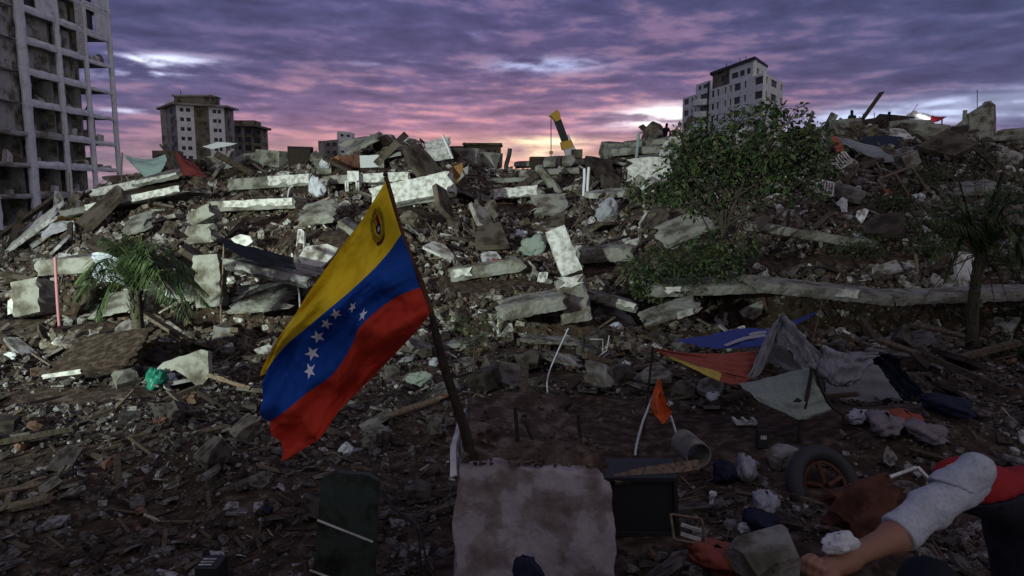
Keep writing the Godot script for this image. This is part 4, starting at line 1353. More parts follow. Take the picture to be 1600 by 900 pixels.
	facade(t, R + Vector3(0.4, 0, 0), T + Vector3(0.4, 0, 0), base + 18.6, 1, 3.6, [[0.06, 0.36], [0.40, 0.62], [0.68, 0.84]], mats.house_white, gl, 1.0, 2.3)
	facade(t, T + Vector3(0.4, 0, 0), T + back * 0.7, base + 18.6, 1, 3.6, [[0.2, 0.4], [0.6, 0.7]], mats.house_white, gl, 1.0, 2.3)
	poly_slab(t, "top_core", [K + Vector3(1.6, 0, 0), T + Vector3(1.2, 0, -2), T + back * 0.6, K + back * 0.6], base + 18.6, base + 22.0, mats.house_grey)
	poly_slab(t, "roof", [K + Vector3(-0.1, 0, 0), T + Vector3(0.1, 0, 0.8), T + back * 0.75, K + back * 0.7], base + 22.2, base + 22.9, mats.metal_dark)
	facade(t, A.lerp(K, 0.5), K, base + 18.6, 1, 2.4, [[0.15, 0.4], [0.5, 0.9]], mats.house_white, gl, 0.8, 1.8)
	for q in [0.3, 0.62, 0.75]:
		var p := K.lerp(T, q) + Vector3(1.0, base + 22.8, 0)
		put("aerial", tube([p, p + Vector3(0, 1.2, 0)], 0.1, 5).mesh(), mats.metal_dark, t)

func build_crane() -> void:
	var d := 85.0
	var o := P(897, 250, d)
	var t := thing("crane", o, "mobile crane boom with yellow head rising behind the crest", "crane")
	var foot := P(892, 240, d) - o
	var mid := P(885, 226, d) - o
	var tip := P(869, 182, d) - o
	var bar := func(called: String, a: Vector3, b: Vector3, w: float, m: Material) -> void:
		var y := (b - a).normalized()
		var z := Vector3(0, 0, 1)
		var x := y.cross(z).normalized()
		var mb := MB.new()
		mb.box(Transform3D(Basis(x, y, x.cross(y)), (a + b) * 0.5), Vector3(w, a.distance_to(b), w))
		put(called, mb.mesh(), m, t)
	bar.call("boom", mid, tip, 0.82, mats.metal_dark)
	bar.call("boom_foot", foot + Vector3(0.2, -0.8, 0), mid, 1.05, mats.metal_white)
	bar.call("hydraulic_ram", foot + Vector3(0.9, -0.4, 0.2), mid.lerp(tip, 0.35) + Vector3(0.55, 0, 0.2), 0.22, mats.metal_white)
	put("hook", tube([P(861, 236, d) - o, P(861, 241, d) - o], 0.22, 7).mesh(), mats.paint_yellow, t)
	bar.call("collar", mid - Vector3(-0.12, 0.5, 0), mid + Vector3(-0.1, 0.4, 0), 1.3, mats.paint_yellow)
	var head := PackedVector2Array()
	for q in [[858, 181], [869, 172], [874, 176], [876, 187], [868, 191], [862, 184]]:
		var w := P(q[0], q[1], d) - o
		head.append(Vector2(w.x, w.y))
	put("boom_head", prism(head, 1.3).mesh(), mats.paint_yellow, t, Transform3D(Basis(), Vector3(0, 0, (P(868, 180, d) - o).z + 0.65)))
	put("hoist_rope", tube([P(861, 185, d) - o, P(861, 252, d) - o], 0.055, 5).mesh(), mats.metal_dark, t)
	slab_part(t, "cab", P(892, 247, d) - o + Vector3(0, 0, -1), P(909, 234, d) - o + Vector3(0, 0, 1), mats.house_brown)
	slab_part(t, "chassis", P(830, 262, d) - o + Vector3(0, -4, -1.4), P(925, 248, d) - o + Vector3(0, 0, 1.4), mats.metal_dark)

# ------------------------------------------------------------------ plants
const GREENS := [[0.042, 0.07, 0.026], [0.055, 0.085, 0.03], [0.032, 0.052, 0.022], [0.08, 0.10, 0.034], [0.026, 0.042, 0.02]]

func leaf(m: MB, p: Vector3, out_dir: Vector3, l: float, w: float) -> void:
	var side := out_dir.cross(Vector3(rng.randf_range(-1, 1), 1.2, rng.randf_range(-1, 1))).normalized()
	var up := side.cross(out_dir).normalized()
	var g: Array = GREENS[rng.randi() % GREENS.size()]
	var k := rng.randf_range(0.7, 1.35)
	m.col = Color(g[0] * k, g[1] * k, g[2] * k)
	var a := p
	var b := p + out_dir * l * 0.5 + side * w * 0.5 + up * l * 0.08
	var c := p + out_dir * l - up * l * 0.10
	var d := p + out_dir * l * 0.5 - side * w * 0.5 + up * l * 0.08
	m.tri(a, b, c)
	m.tri(a, c, d)

func clump(m: MB, ctr: Vector3, r: float, count: int, l0: float, l1: float, squash := 0.8, wide := 0.6) -> void:
	for i in count:
		var o := Vector3(rng.randfn(0, 1), rng.randfn(0, 1), rng.randfn(0, 1))
		o = o.normalized() * pow(rng.randf(), 0.42) * r * rng.randf_range(0.8, 1.15)
		o.y *= squash
		var dir := (o.normalized() + Vector3(rng.randf_range(-0.8, 0.8), rng.randf_range(-0.9, 0.5), rng.randf_range(-0.8, 0.8))).normalized()
		var l := rng.randf_range(l0, l1)
		leaf(m, ctr + o, dir, l, l * wide)

func plant(called: String, label: String, category: String, root: Vector3, d: float, trunk: Array, tr: Array, clumps: Array, per: float, l0: float, l1: float, twigs := true) -> Node3D:
	var t := thing(called, root, label, category)
	var pts := []
	for q in trunk:
		pts.append(P(q[0], q[1], d) - root)
	pts[0] = Vector3(pts[0].x, -0.3, 0)
	var fine := []
	var rad := []
	for i in 25:
		fine.append(spline(pts, i / 24.0))
		rad.append(lerpf(tr[0], tr[1], i / 24.0))
	put("trunk", tube(fine, rad, 9).mesh(), mats.bark, t)
	var m := MB.new()
	var br := MB.new()
	for q in clumps:
		var dd: float = d + rng.randf_range(-0.9, 0.9) * q[2] * d / F
		var c := P(q[0], q[1], dd) - root
		var r: float = q[2] * d / F
		clump(m, c, r, int(per * q[2] * q[2] / 1000.0), l0, l1)
		# a limb runs from the trunk into each clump
		var f: Vector3 = fine[clampi(8 + rng.randi() % 15, 0, 24)]
		var mid := f.lerp(c, 0.55) + Vector3(rng.randf_range(-0.1, 0.1), -0.12, rng.randf_range(-0.1, 0.1)) * r * 2.0
		tube([f, mid, c], [tr[1] * 0.7, tr[1] * 0.45, tr[1] * 0.18], 5, br)
		if twigs:
			for k in 5:
				var e := c + Vector3(rng.randfn(0, 1), rng.randfn(0, 0.8), rng.randfn(0, 1)).normalized() * r * 1.05
				tube([c, e], [tr[1] * 0.18, 0.006], 4, br)
	put("branches", br.mesh(), mats.bark, t)
	var o := put("crown", m.mesh(), mats.leaf, t)
	o.set_meta("kind", "stuff")
	return t

func frond(m: MB, a: Vector3, b: Vector3, droop: float, n: int, l: float, dark := 1.0) -> void:
	var mid := a.lerp(b, 0.5) + Vector3(0, droop, 0)
	var pts := [a, mid, b]
	var prev := a
	m.col = Color(0.10, 0.12, 0.05) * dark
	var path := []
	for i in 9:
		path.append(spline(pts, i / 8.0))
	tube(path, [0.02, 0.018, 0.016, 0.014, 0.012, 0.010, 0.008, 0.006, 0.004], 4, m)
	for i in n:
		var u := lerpf(0.08, 1.0, float(i) / (n - 1))
		var p: Vector3 = spline(pts, u)
		var t: Vector3 = (spline(pts, minf(u + 0.03, 1.0)) - spline(pts, u - 0.03)).normalized()
		var side := t.cross(Vector3.UP).normalized()
		for s in [-1.0, 1.0]:
			var ll := l * sin(PI * clampf(0.18 + u * 0.78, 0, 1)) * rng.randf_range(0.75, 1.15)
			var dir: Vector3 = (side * s * 0.9 + t * 0.75 + Vector3(0, rng.randf_range(-0.55, 0.15), 0)).normalized()
			var g: Array = GREENS[rng.randi() % GREENS.size()]
			var k := rng.randf_range(0.7, 1.3) * dark
			m.col = Color(g[0] * k, g[1] * k, g[2] * k)
			var w: Vector3 = dir.cross(Vector3.UP).normalized() * 0.0095
			var q: Vector3 = p + dir * ll * 0.55
			var e: Vector3 = p + dir * ll + Vector3(0, -ll * 0.28, 0)
			m.tri(p - w, p + w, q + w)
			m.tri(p - w, q + w, q - w)
			m.tri(q - w, q + w, e)

func palm(label: String, root: Vector3, d: float, trunk: Array, tr: Array, fronds: Array, l: float, dark: float, dead := []) -> void:
	var t := thing("palm_tree", root, label, "palm")
	var pts := []
	for q in trunk:
		pts.append(P(q[0], q[1], d) - root)
	pts[0] = Vector3(pts[0].x, -0.3, 0)
	var fine := []
	var rad := []
	for i in 31:
		var u := i / 30.0
		fine.append(spline(pts, u))
		rad.append(lerpf(tr[0], tr[1], u) * (1.0 + 0.10 * (i % 2) + 0.05 * rng.randf()))
	put("trunk", tube(fine, rad, 10).mesh(), mats.bark, t)
	var top: Vector3 = fine[-1]
	for q in fronds:
		var m := MB.new()
		var e := P(q[0], q[1], d + q[2]) - root
		frond(m, top + Vector3(rng.randf_range(-0.04, 0.04), rng.randf_range(-0.12, 0.05), rng.randf_range(-0.04, 0.04)), e, q[3], 58, l, dark)
		put("frond", m.mesh(), mats.leaf, t)
	for q in dead:
		var e := P(q[0], q[1], d + 0.2) - root
		put("bare_stalk", tube([top, top.lerp(e, 0.5) + Vector3(0, 0.25, 0), e], [0.02, 0.014, 0.006], 5).mesh(), mats.bark, t)
	# fibre sheath
	var sh := MB.new()
	for i in 70:
		var u := rng.randf_range(0.15, 1.0)
		var p: Vector3 = spline(fine, u)
		var a := rng.randf() * TAU
		var o := Vector3(cos(a), 0, sin(a))
		sh.col = Color(0.075, 0.09, 0.035) * rng.randf_range(0.5, 1.2) * dark
		var b: Vector3 = p + o * tr[0] * 1.0
		var c := b + o * rng.randf_range(0.03, 0.14) + Vector3(0, rng.randf_range(0.12, 0.32), 0)
		var w := o.cross(Vector3.UP) * 0.02
		sh.tri(b - w, b + w, c)
	put("leaf_sheaths", sh.mesh(), mats.leaf, t)

func build_plants() -> void:
	var r := G(1125, 506)
	plant("broadleaf_tree", "broad leafy tree standing on the heap before the white block", "tree", r, -r.z, [[1125, 506], [1128, 440], [1131, 385], [1128, 335], [1140, 290], [1150, 240]], [0.085, 0.05],
		[[1078, 228, 34], [1110, 205, 28], [1152, 190, 22], [1192, 182, 27], [1232, 196, 30], [1272, 216, 28], [1058, 262, 30], [1098, 250, 38], [1150, 232, 40], [1202, 226, 42], [1252, 242, 36], [1290, 258, 22], [1060, 298, 26], [1110, 290, 34], [1160, 284, 36], [1212, 274, 34], [1252, 284, 22], [1285, 302, 14], [1046, 238, 14], [1085, 326, 20], [1180, 312, 18], [1222, 168, 9], [1248, 168, 8], [1090, 192, 10], [1062, 204, 9], [1306, 232, 13], [1130, 265, 34], [1180, 255, 36], [1228, 258, 28], [1075, 275, 28], [1044, 282, 14], [1118, 322, 15], [1235, 308, 13], [1310, 268, 9], [1150, 172, 9], [1265, 190, 9], [1205, 162, 8]], 190.0, 0.08, 0.24)
	r = G(1082, 500)
	plant("leafy_shrub", "low spreading shrub in front of the leafy tree trunk", "shrub", r, -r.z - 0.5, [[1082, 500], [1080, 470], [1078, 440]], [0.05, 0.03],
		[[988, 420, 22], [1028, 412, 34], [1078, 406, 38], [1126, 412, 34], [1018, 448, 30], [1066, 448, 34], [1165, 388, 24], [1040, 476, 18], [1000, 450, 18], [1110, 378, 24], [1150, 430, 20]], 260.0, 0.09, 0.19)
	r = G(1020, 335)
	plant("leafy_shrub", "dark bush below the white slab beside the tree", "shrub", r, -r.z, [[1020, 335], [1020, 318], [1018, 305]], [0.05, 0.03], [[1000, 300, 20], [1026, 306, 22], [1050, 316, 20], [985, 292, 12]], 260.0, 0.12, 0.26)
	r = G(740, 585)
	plant("leafy_bush", "small bright green bush growing behind the flag pole", "bush", r, -r.z, [[740, 585], [741, 560], [742, 530]], [0.022, 0.014],
		[[745, 515, 24], [718, 505, 20], [774, 508, 20], [742, 540, 20], [700, 500, 13], [760, 490, 14], [725, 530, 16], [785, 525, 12]], 330.0, 0.028, 0.065)
	r = G(1345, 415)
	plant("leafy_shrub", "straggly yellowish bush on the dark slope above the long beam", "shrub", r, -r.z, [[1440, 345], [1440, 335], [1440, 325]], [0.03, 0.02], [[1450, 335, 18], [1425, 345, 14], [1470, 325, 15], [1440, 350, 12]], 200.0, 0.06, 0.14)
	for q in [[1395, 330, "dark scrub growing beside the leaning window frame"], [1560, 420, "dark scrub growing behind the drooping palm leaves"], [1580, 320, "dark scrub on the slope above the drooping palm leaves"], [1480, 285, "dark scrub between the upright pale block and the palm top"], [1530, 260, "dark scrub below the flat slab by the wall remnant"], [1460, 400, "dark scrub left of the tall dark palm's crown"], [1600, 500, "dark scrub at the end of the beam behind the palm"], [1570, 560, "low dark scrub beside the foot of the dark palm"], [1340, 400, "dark scrub below the long sagging beam"], [1440, 300, "dark scrub beside the leaning frame with bars"]]:
		r = G(q[0], q[1])
		plant("scrub", q[2], "shrub", r, -r.z, [[q[0], q[1]], [q[0], q[1] - 12], [q[0], q[1] - 22]], [0.03, 0.02], [[q[0] - 26, q[1] - 13, 18], [q[0] + 6, q[1] - 24, 24], [q[0] + 32, q[1] - 12, 18], [q[0], q[1] - 8, 16]], 260.0, 0.07, 0.17)
	r = G(220, 562)
	palm("small shaggy palm growing out of the rubble beside the grey beam", r, -r.z, [[220, 562], [216, 520], [213, 470], [212, 446]], [0.13, 0.09],
		[[118, 470, 0.2, 0.5], [140, 425, 0.5, 0.45], [165, 390, 0.2, 0.35], [198, 372, 0.4, 0.1], [232, 378, -0.2, 0.2], [268, 392, 0.3, 0.4], [305, 425, 0.2, 0.5], [326, 478, -0.2, 0.55], [296, 500, -0.6, 0.45], [150, 498, -0.5, 0.45], [180, 420, -0.8, 0.5], [250, 425, -0.8, 0.5], [270, 470, -1.0, 0.5], [165, 455, 0.9, 0.5], [215, 400, -0.6, 0.25], [120, 440, -0.3, 0.5], [285, 450, 0.7, 0.5], [238, 398, 0.8, 0.3], [185, 385, -0.5, 0.25], [305, 490, 0.4, 0.5], [190, 366, 0.1, 0.1], [222, 368, 0.2, 0.05], [250, 380, -0.3, 0.25], [160, 372, -0.2, 0.3], [140, 480, 0.5, 0.6], [325, 460, 0.6, 0.55], [205, 380, 0.5, 0.1], [240, 410, -0.9, 0.35], [180, 400, 0.7, 0.35]], 0.56, 0.95)
	r = G(1520, 546)
	palm("tall dark palm with drooping stalks beside the wrecked slope", r, -r.z, [[1520, 546], [1520, 490], [1526, 430], [1532, 396]], [0.13, 0.09],
		[[1462, 330, 0.4, 0.2], [1440, 372, 0.2, 0.5], [1498, 280, 0.3, 0.1], [1540, 262, 0.2, 0.05], [1580, 290, 0.3, 0.2], [1612, 330, 0.0, 0.4], [1636, 390, 0.2, 0.6], [1470, 300, -0.4, 0.3], [1560, 320, -0.7, 0.3], [1515, 320, -0.8, 0.2], [1480, 350, -0.7, 0.3], [1590, 370, -0.6, 0.5], [1520, 270, -0.2, 0.1], [1565, 275, -0.2, 0.1], [1450, 345, -0.3, 0.4], [1485, 305, 0.5, 0.2], [1550, 300, 0.5, 0.2], [1600, 310, -0.4, 0.35], [1452, 410, -0.4, 0.9], [1610, 440, -0.3, 0.9], [1475, 440, 0.3, 0.8], [1585, 430, 0.4, 0.8]], 0.62, 1.15, [[1440, 470], [1600, 445], [1575, 470], [1620, 470], [1470, 430], [1555, 480], [1490, 440]])

# ------------------------------------------------------------------ cloth, tents and flags
func rows(list: Array) -> Array:
	var out := []
	for r in list:
		var row := []
		for q in r:
			row.append(P(q[0], q[1], q[2]))
		out.append(row)
	return out

func cloth(called: String, label: String, category: String, list: Array, mat: String, wrinkle: float, nu := 36, nv := 24, parent: Node = null, freq := 6.0) -> MeshInstance3D:
	var o := put(called, sheet(rows(list), nu, nv, wrinkle, rng.randf() * 90.0, freq), mats[mat], parent)
	if parent == null:
		tag(o, label, category)
	return o

func pole(called: String, label: String, category: String, list: Array, r: float, mat: String, group := "", plant_in := true) -> void:
	var pts := []
	for q in list:
		pts.append(P(q[0], q[1], q[2]))
	if plant_in:
		var e: Vector3 = pts[-1]
		var g := H(e.x, e.z) - 0.06
		if e.y > g:
			pts.append(Vector3(e.x, g, e.z))
	var fine := []
	var k := 12 if pts.size() > 2 else 2
	for i in k:
		fine.append(spline(pts, float(i) / (k - 1)))
	var o := put(called, tube(fine, r, 8).mesh(), mats[mat])
	tag(o, label, category, group)

func flag_texture() -> ImageTexture:
	var w := 1536
	var h := 1024
	var im := Image.create(w, h, false, Image.FORMAT_RGB8)
	var ye := Color(0.92, 0.80, 0.16)
	var bl := Color(0.08, 0.28, 0.60)
	var re := Color(0.72, 0.21, 0.14)
	im.fill_rect(Rect2i(0, 0, w, h / 3), ye)
	im.fill_rect(Rect2i(0, h / 3, w, h / 3), bl)
	im.fill_rect(Rect2i(0, h * 2 / 3, w, h), re)
	# printed stars: an arc on the blue band
	for s in STARS:
		var cx: float = s[0] * w
		var cy: float = s[1] * h
		var r: float = 45.0
		for y in range(int(cy - r), int(cy + r)):
			for x in range(int(cx - r), int(cx + r)):
				var v := Vector2(x - cx, y - cy)
				var a := fposmod(v.angle() + s[2], TAU / 5.0) - TAU / 10.0
				var l := v.length()
				# distance to the star's edge in this fifth
				var tip := Vector2(r, 0)
				var dent := Vector2(r * 0.40, 0).rotated(TAU / 10.0)
				var p := Vector2(l, 0).rotated(absf(absf(a) - TAU / 10.0) if false else absf(a))
				p = Vector2(l * cos(TAU / 10.0 - absf(a)), l * sin(TAU / 10.0 - absf(a)))
				if (dent - tip).cross(p - tip) >= 0.0:
					im.set_pixel(x, y, Color(0.95, 0.95, 0.95))
	# the printed arms in the upper hoist corner: a small shield between dark sprays, ribbon below
	var er := RandomNumberGenerator.new()
	er.seed = 4
	var ex := 0.15 * w
	var ey := 0.15 * h
	for y in range(int(ey - 130), int(ey + 130)):
		for x in range(int(ex - 120), int(ex + 120)):
			var u := (x - ex) / 80.0
			var v := (y - ey) / 92.0
			var ring := absf(sqrt(u * u + v * v) - 0.86)
			var n := nz2.get_noise_2d(x * 1.4, y * 1.4)
			if ring < 0.20 + 0.2 * n and n > 0.03 and v > -0.75:
				im.set_pixel(x, y, Color(0.13, 0.13, 0.07))
			elif absf(u) < 0.42 and v > -0.5 and v < 0.55 - u * u * 1.6:
				var c := Color(0.55, 0.10, 0.09) if u < 0 else Color(0.72, 0.60, 0.10)
				if v > 0.02:
					c = Color(0.10, 0.14, 0.33)
					if absf(u) < 0.2 and absf(v - 0.24) < 0.12:
						c = Color(0.75, 0.75, 0.75)
				if absf(u) > 0.37 or absf(v) < 0.03 or v < -0.45:
					c = Color(0.16, 0.12, 0.08)
				im.set_pixel(x, y, c)
			elif v < -0.55 and v > -0.95 and absf(u) < 0.5 - absf(v + 0.75) and n > -0.1:
				im.set_pixel(x, y, Color(0.42, 0.10, 0.08))
			elif v > 0.72 and absf(u) < 0.75 and absf(v - 0.95 + 0.25 * u * u) < 0.1:
				im.set_pixel(x, y, Color(0.15, 0.13, 0.22) if n > 0.0 else Color(0.5, 0.12, 0.1))
	return ImageTexture.create_from_image(im)

const STARS := [[0.34, 0.605, 0.9], [0.38, 0.465, 0.3], [0.465, 0.40, 0.6], [0.535, 0.405, 0.2], [0.605, 0.43, 0.7], [0.665, 0.485, 0.5], [0.70, 0.56, 0.3]]
const FLAG := [
	[[602, 283], [588, 310], [566, 345], [538, 382], [508, 422], [475, 468], [444, 512], [424, 555], [412, 586]],
	[[627, 366], [603, 398], [580, 425], [548, 455], [515, 483], [478, 513], [447, 540], [425, 566], [411, 592]],
	[[661, 448], [625, 462], [590, 485], [562, 512], [547, 545], [520, 585], [482, 612], [448, 640], [416, 664]],
	[[672, 490], [655, 512], [630, 540], [600, 572], [562, 610], [530, 642], [508, 675], [482, 698], [452, 712]]]

func build_flag() -> void:
	var d := 5.2
	var base := P(741, 733, 5.2)
	base.y = 1.35
	var top := P(600, 276, d)
	var t := thing("flag_pole", base, "leaning dark wooden pole standing in the wall stub", "flag pole")
	var pts := []
	var rad := []
	for i in 15:
		var u := i / 14.0
		# thick stick below, thin rod above, a little crooked
		var p := P(lerpf(741, 672, u / 0.5) if u < 0.5 else lerpf(672, 600, (u - 0.5) / 0.5), lerpf(733, 487, u / 0.5) if u < 0.5 else lerpf(487, 276, (u - 0.5) / 0.5), d)
		p += Vector3(0.012 * sin(u * 14.0), 0, 0.01 * cos(u * 11.0))
		pts.append(p - base)
		rad.append(lerpf(0.045, 0.030, u / 0.5) if u < 0.5 else lerpf(0.021, 0.017, (u - 0.5) / 0.5))
	pts[0] = Vector3(0.01, -0.15, 0)
	put("stick", tube(pts.slice(0, 8), rad.slice(0, 8), 10).mesh(), mats.wood_dark, t)
	put("rod", tube(pts.slice(7), rad.slice(7), 9).mesh(), mats.rust, t)
	put("cap", lump(Vector3(0.02, 0.02, 0.02), 1.0, 0.05, 1.0, 6), mats.metal_dark, t, Transform3D(Basis(), pts[-1]))
	# a pale plastic pipe tied behind the pole
	var o := put("plastic_pipe", tube([P(650, 410, 5.28), P(664, 440, 5.27), P(681, 480, 5.27)], 0.022, 8).mesh(), mats.metal_white, t)
	# the cloth
	var ctrl := []
	for r in 4:
		var row := []
		for i in 9:
			var u := i / 8.0
			var q: Array = FLAG[r][i]
			var depth := d - 0.02 + 0.16 * u * sin(u * 8.0 + r * 1.5) + 0.07 * sin(r * 2.1 + u * 3.0) * minf(u * 6.0, 1.0)
			row.append(P(q[0], q[1], depth))
		ctrl.append(row)
	var nu := 120
	var nv := 84
	var grid := []
	for j in nv + 1:
		var row := []
		for i in nu + 1:
			var u := float(i) / nu
			var v := float(j) / nv
			var col := []
			for r in ctrl:
				col.append(spline(r, u))
			var p: Vector3 = spline(col, v)
			# folds that fan out from the hoist and gather at the fly
			var k := minf(u * 7.0, 1.0)
			p.z += k * (0.055 * sin(v * 15.0 + u * 6.0 + 1.5 * nz.get_noise_2d(u * 40.0, v * 20.0)) + 0.032 * sin(v * 33.0 - u * 13.0 + 2.0) * smoothstep(0.1, 0.9, u) + 0.018 * sin(u * 24.0 + v * 9.0))
			p.z += 0.035 * nz2.get_noise_2d(u * 9.0 + v * 6.0, v * 16.0) * k
			p.z += 0.05 * nz.get_noise_2d(u * 60.0, v * 40.0) * k
			row.append(p)
		grid.append(row)
	var m := StandardMaterial3D.new()
	m.resource_name = "flag_cloth"
	m.albedo_texture = flag_texture()
	m.roughness = 0.75
	m.metallic_specular = 0.3
	m.cull_mode = BaseMaterial3D.CULL_DISABLED
	m.backlight_enabled = true
	m.backlight = lin(0.10, 0.10, 0.10)
	m.texture_repeat = false
	var f := put("flag", sheet_mesh(grid), m)
	tag(f, "yellow, blue and red striped flag with an arc of white stars", "flag")

func build_tents() -> void:
	# red tarp strung from a thin pole to the tent
	var t := thing("red_tarp", G(1100, 640), "red tarp with a yellow stripe strung from a thin pole", "tarp")
	var o := t.position
	var piece := func(called: String, list: Array, mat: String, wr: float) -> void:
		var rr := rows(list)
		for r in rr:
			for i in r.size():
				r[i] -= o
		put(called, sheet(rr, 44, 26, wr * 1.8, 3.0, 9.0), mats[mat], t)
	piece.call("red_panel", [[[1022, 544, 9.9], [1075, 551, 10.3], [1130, 552, 10.7], [1182, 548, 11.0]], [[1028, 548, 9.9], [1075, 560, 10.2], [1130, 570, 10.4], [1178, 572, 10.7]], [[1040, 554, 9.85], [1080, 568, 10.0], [1125, 582, 10.2], [1172, 592, 10.4]]], "cloth_rust", 0.02)
	piece.call("yellow_stripe", [[[1040, 554, 9.85], [1080, 568, 10.0], [1110, 577, 10.1], [1128, 583, 10.2]], [[1048, 560, 9.8], [1082, 576, 9.9], [1106, 588, 9.95], [1124, 596, 10.0]]], "cloth_yellow", 0.01)
	piece.call("red_hem", [[[1128, 583, 10.2], [1150, 588, 10.3], [1172, 592, 10.4]], [[1124, 596, 10.0], [1140, 600, 10.1], [1158, 602, 10.2]]], "cloth_rust", 0.01)
	piece.call("red_hem", [[[1022, 544, 9.9], [1032, 550, 9.87], [1040, 554, 9.85]], [[1022, 545, 9.88], [1034, 554, 9.83], [1048, 560, 9.8]]], "cloth_rust", 0.005)
	pole("tent_pole", "thin wooden pole holding up the corner of the red tarp", "pole", [[1020, 541, 9.9], [1012, 620, 9.9], [1003, 706, 9.7]], 0.016, "wood_dark")
	# blue tarp with a white printed stroke
	t = thing("blue_tarp", G(1130, 600), "blue tarp with pale printed strokes stretched behind the grey tent", "tarp")
	o = t.position
	piece.call("blue_sheet", [[[1056, 532, 11.9], [1105, 524, 12.1], [1155, 513, 12.3], [1205, 515, 12.5]], [[1080, 537, 11.4], [1120, 533, 11.5], [1160, 530, 11.6], [1200, 528, 11.7]], [[1095, 542, 11.0], [1125, 545, 11.1], [1155, 544, 11.2], [1190, 542, 11.3]]], "cloth_blue", 0.02)
	piece.call("blue_strip", [[[1222, 508, 12.6], [1250, 497, 12.8], [1278, 486, 13.0]], [[1226, 514, 12.5], [1252, 503, 12.7], [1278, 489, 13.0]]], "cloth_blue", 0.01)
	piece.call("pale_print", [[[1130, 539, 11.22], [1160, 527, 11.62], [1196, 521, 11.92]], [[1136, 541, 11.12], [1165, 531, 11.5], [1197, 526, 11.75]]], "cloth_pale", 0.0)
	piece.call("pale_print", [[[1170, 521, 11.82], [1182, 518, 12.0], [1198, 517, 12.1]], [[1172, 525, 11.7], [1184, 522, 11.85], [1198, 520, 12.0]]], "cloth_pale", 0.0)
	pole("tent_pole", "thin stick that props the back corner of the blue tarp", "pole", [[1284, 470, 12.9], [1278, 500, 12.9], [1270, 535, 12.9]], 0.012, "wood")
	# grey ridge tent
	t = thing("grey_tent", G(1225, 650), "grey ridge tent of draped sheets with a dark opening", "tent")
	o = t.position
	piece.call("side_panel", [[[1222, 489, 11.0], [1206, 510, 10.9], [1188, 545, 10.7], [1166, 592, 10.4]], [[1224, 490, 11.0], [1213, 520, 10.85], [1203, 550, 10.7], [1190, 582, 10.5]], [[1226, 491, 11.0], [1221, 512, 11.0], [1212, 535, 10.9], [1200, 548, 10.9]]], "cloth_grey", 0.03)
	piece.call("roof_panel", [[[1222, 489, 11.0], [1240, 506, 10.9], [1258, 524, 10.8], [1272, 548, 10.7], [1280, 566, 10.6]], [[1214, 512, 11.0], [1232, 528, 10.75], [1246, 545, 10.7], [1256, 566, 10.5], [1262, 578, 10.4]], [[1206, 540, 10.9], [1222, 541, 10.7], [1234, 552, 10.6], [1244, 570, 10.4], [1250, 580, 10.3]]], "cloth_grey", 0.05)
	piece.call("back_sheet", [[[1222, 492, 11.6], [1250, 520, 11.7], [1290, 560, 11.8], [1300, 600, 11.8]], [[1180, 560, 11.9], [1210, 570, 11.9], [1250, 590, 11.9], [1290, 620, 11.9]]], "cloth_grey", 0.02)
	piece.call("front_skirt", [[[1284, 541, 10.9], [1300, 548, 10.9], [1335, 552, 11.0], [1374, 553, 11.1]], [[1286, 556, 10.7], [1302, 562, 10.6], [1330, 564, 10.7], [1366, 560, 10.9]], [[1278, 580, 10.5], [1296, 590, 10.4], [1318, 598, 10.4], [1346, 590, 10.6]], [[1280, 590, 10.5], [1300, 600, 10.5], [1316, 604, 10.5], [1330, 598, 10.6]]], "cloth_grey", 0.06)
	piece.call("roof_edge", [[[1283, 538, 11.1], [1310, 549, 11.15], [1340, 552, 11.2], [1372, 551, 11.3]], [[1290, 546, 10.85], [1312, 557, 10.85], [1342, 560, 10.9], [1375, 556, 11.0]]], "cloth_pale", 0.015)
	piece.call("side_sheet", [[[1372, 552, 11.3], [1400, 556, 11.4], [1412, 580, 11.3], [1440, 612, 11.0]], [[1360, 560, 11.5], [1385, 590, 11.4], [1405, 620, 11.2], [1440, 650, 10.9]]], "cloth_navy", 0.06)
	piece.call("rear_sheet", [[[1290, 560, 12.0], [1340, 560, 12.1], [1400, 560, 12.2]], [[1290, 640, 11.6], [1340, 640, 11.6], [1420, 650, 11.4]]], "cloth_grey", 0.02)
	# green grey fly sheet in front
	t = thing("green_fly_sheet", G(1220, 690), "faded green fly sheet pulled taut to a forked stick", "tarp")
	o = t.position
	piece.call("fly_sheet", [[[1152, 600, 10.0], [1190, 592, 9.9], [1230, 582, 9.8], [1264, 574, 9.6]], [[1162, 606, 9.7], [1200, 606, 9.6], [1240, 602, 9.5], [1276, 600, 9.4]], [[1176, 618, 9.4], [1212, 628, 9.3], [1246, 632, 9.2], [1288, 622, 9.3]], [[1190, 630, 9.3], [1222, 644, 9.2], [1252, 656, 9.1], [1300, 642, 9.3]]], "cloth_green", 0.025)
	piece.call("dark_patch", [[[1238, 628, 9.10], [1246, 621, 9.14]], [[1250, 629, 9.08], [1254, 626, 9.1]]], "cloth_black", 0.0)
	pole("tent_stick", "forked stick that props the green fly sheet", "pole", [[1270, 568, 9.5], [1262, 615, 9.3], [1250, 672, 9.1]], 0.026, "wood_dark")
	pole("tent_stick", "crooked stick leaning from the fork of the tent pole", "pole", [[1271, 572, 9.5], [1285, 610, 9.4], [1300, 636, 9.3], [1318, 650, 9.2]], 0.02, "wood_dark", "", true)
	put_knot(P(1270, 572, 9.45), "knot of rags tied at the fork of the tent stick", "cloth_grey", 0.055)
	pole("tent_stick", "stick running from the red tarp's corner to the ground", "pole", [[1158, 602, 10.1], [1180, 630, 9.8], [1198, 652, 9.6]], 0.014, "wood")
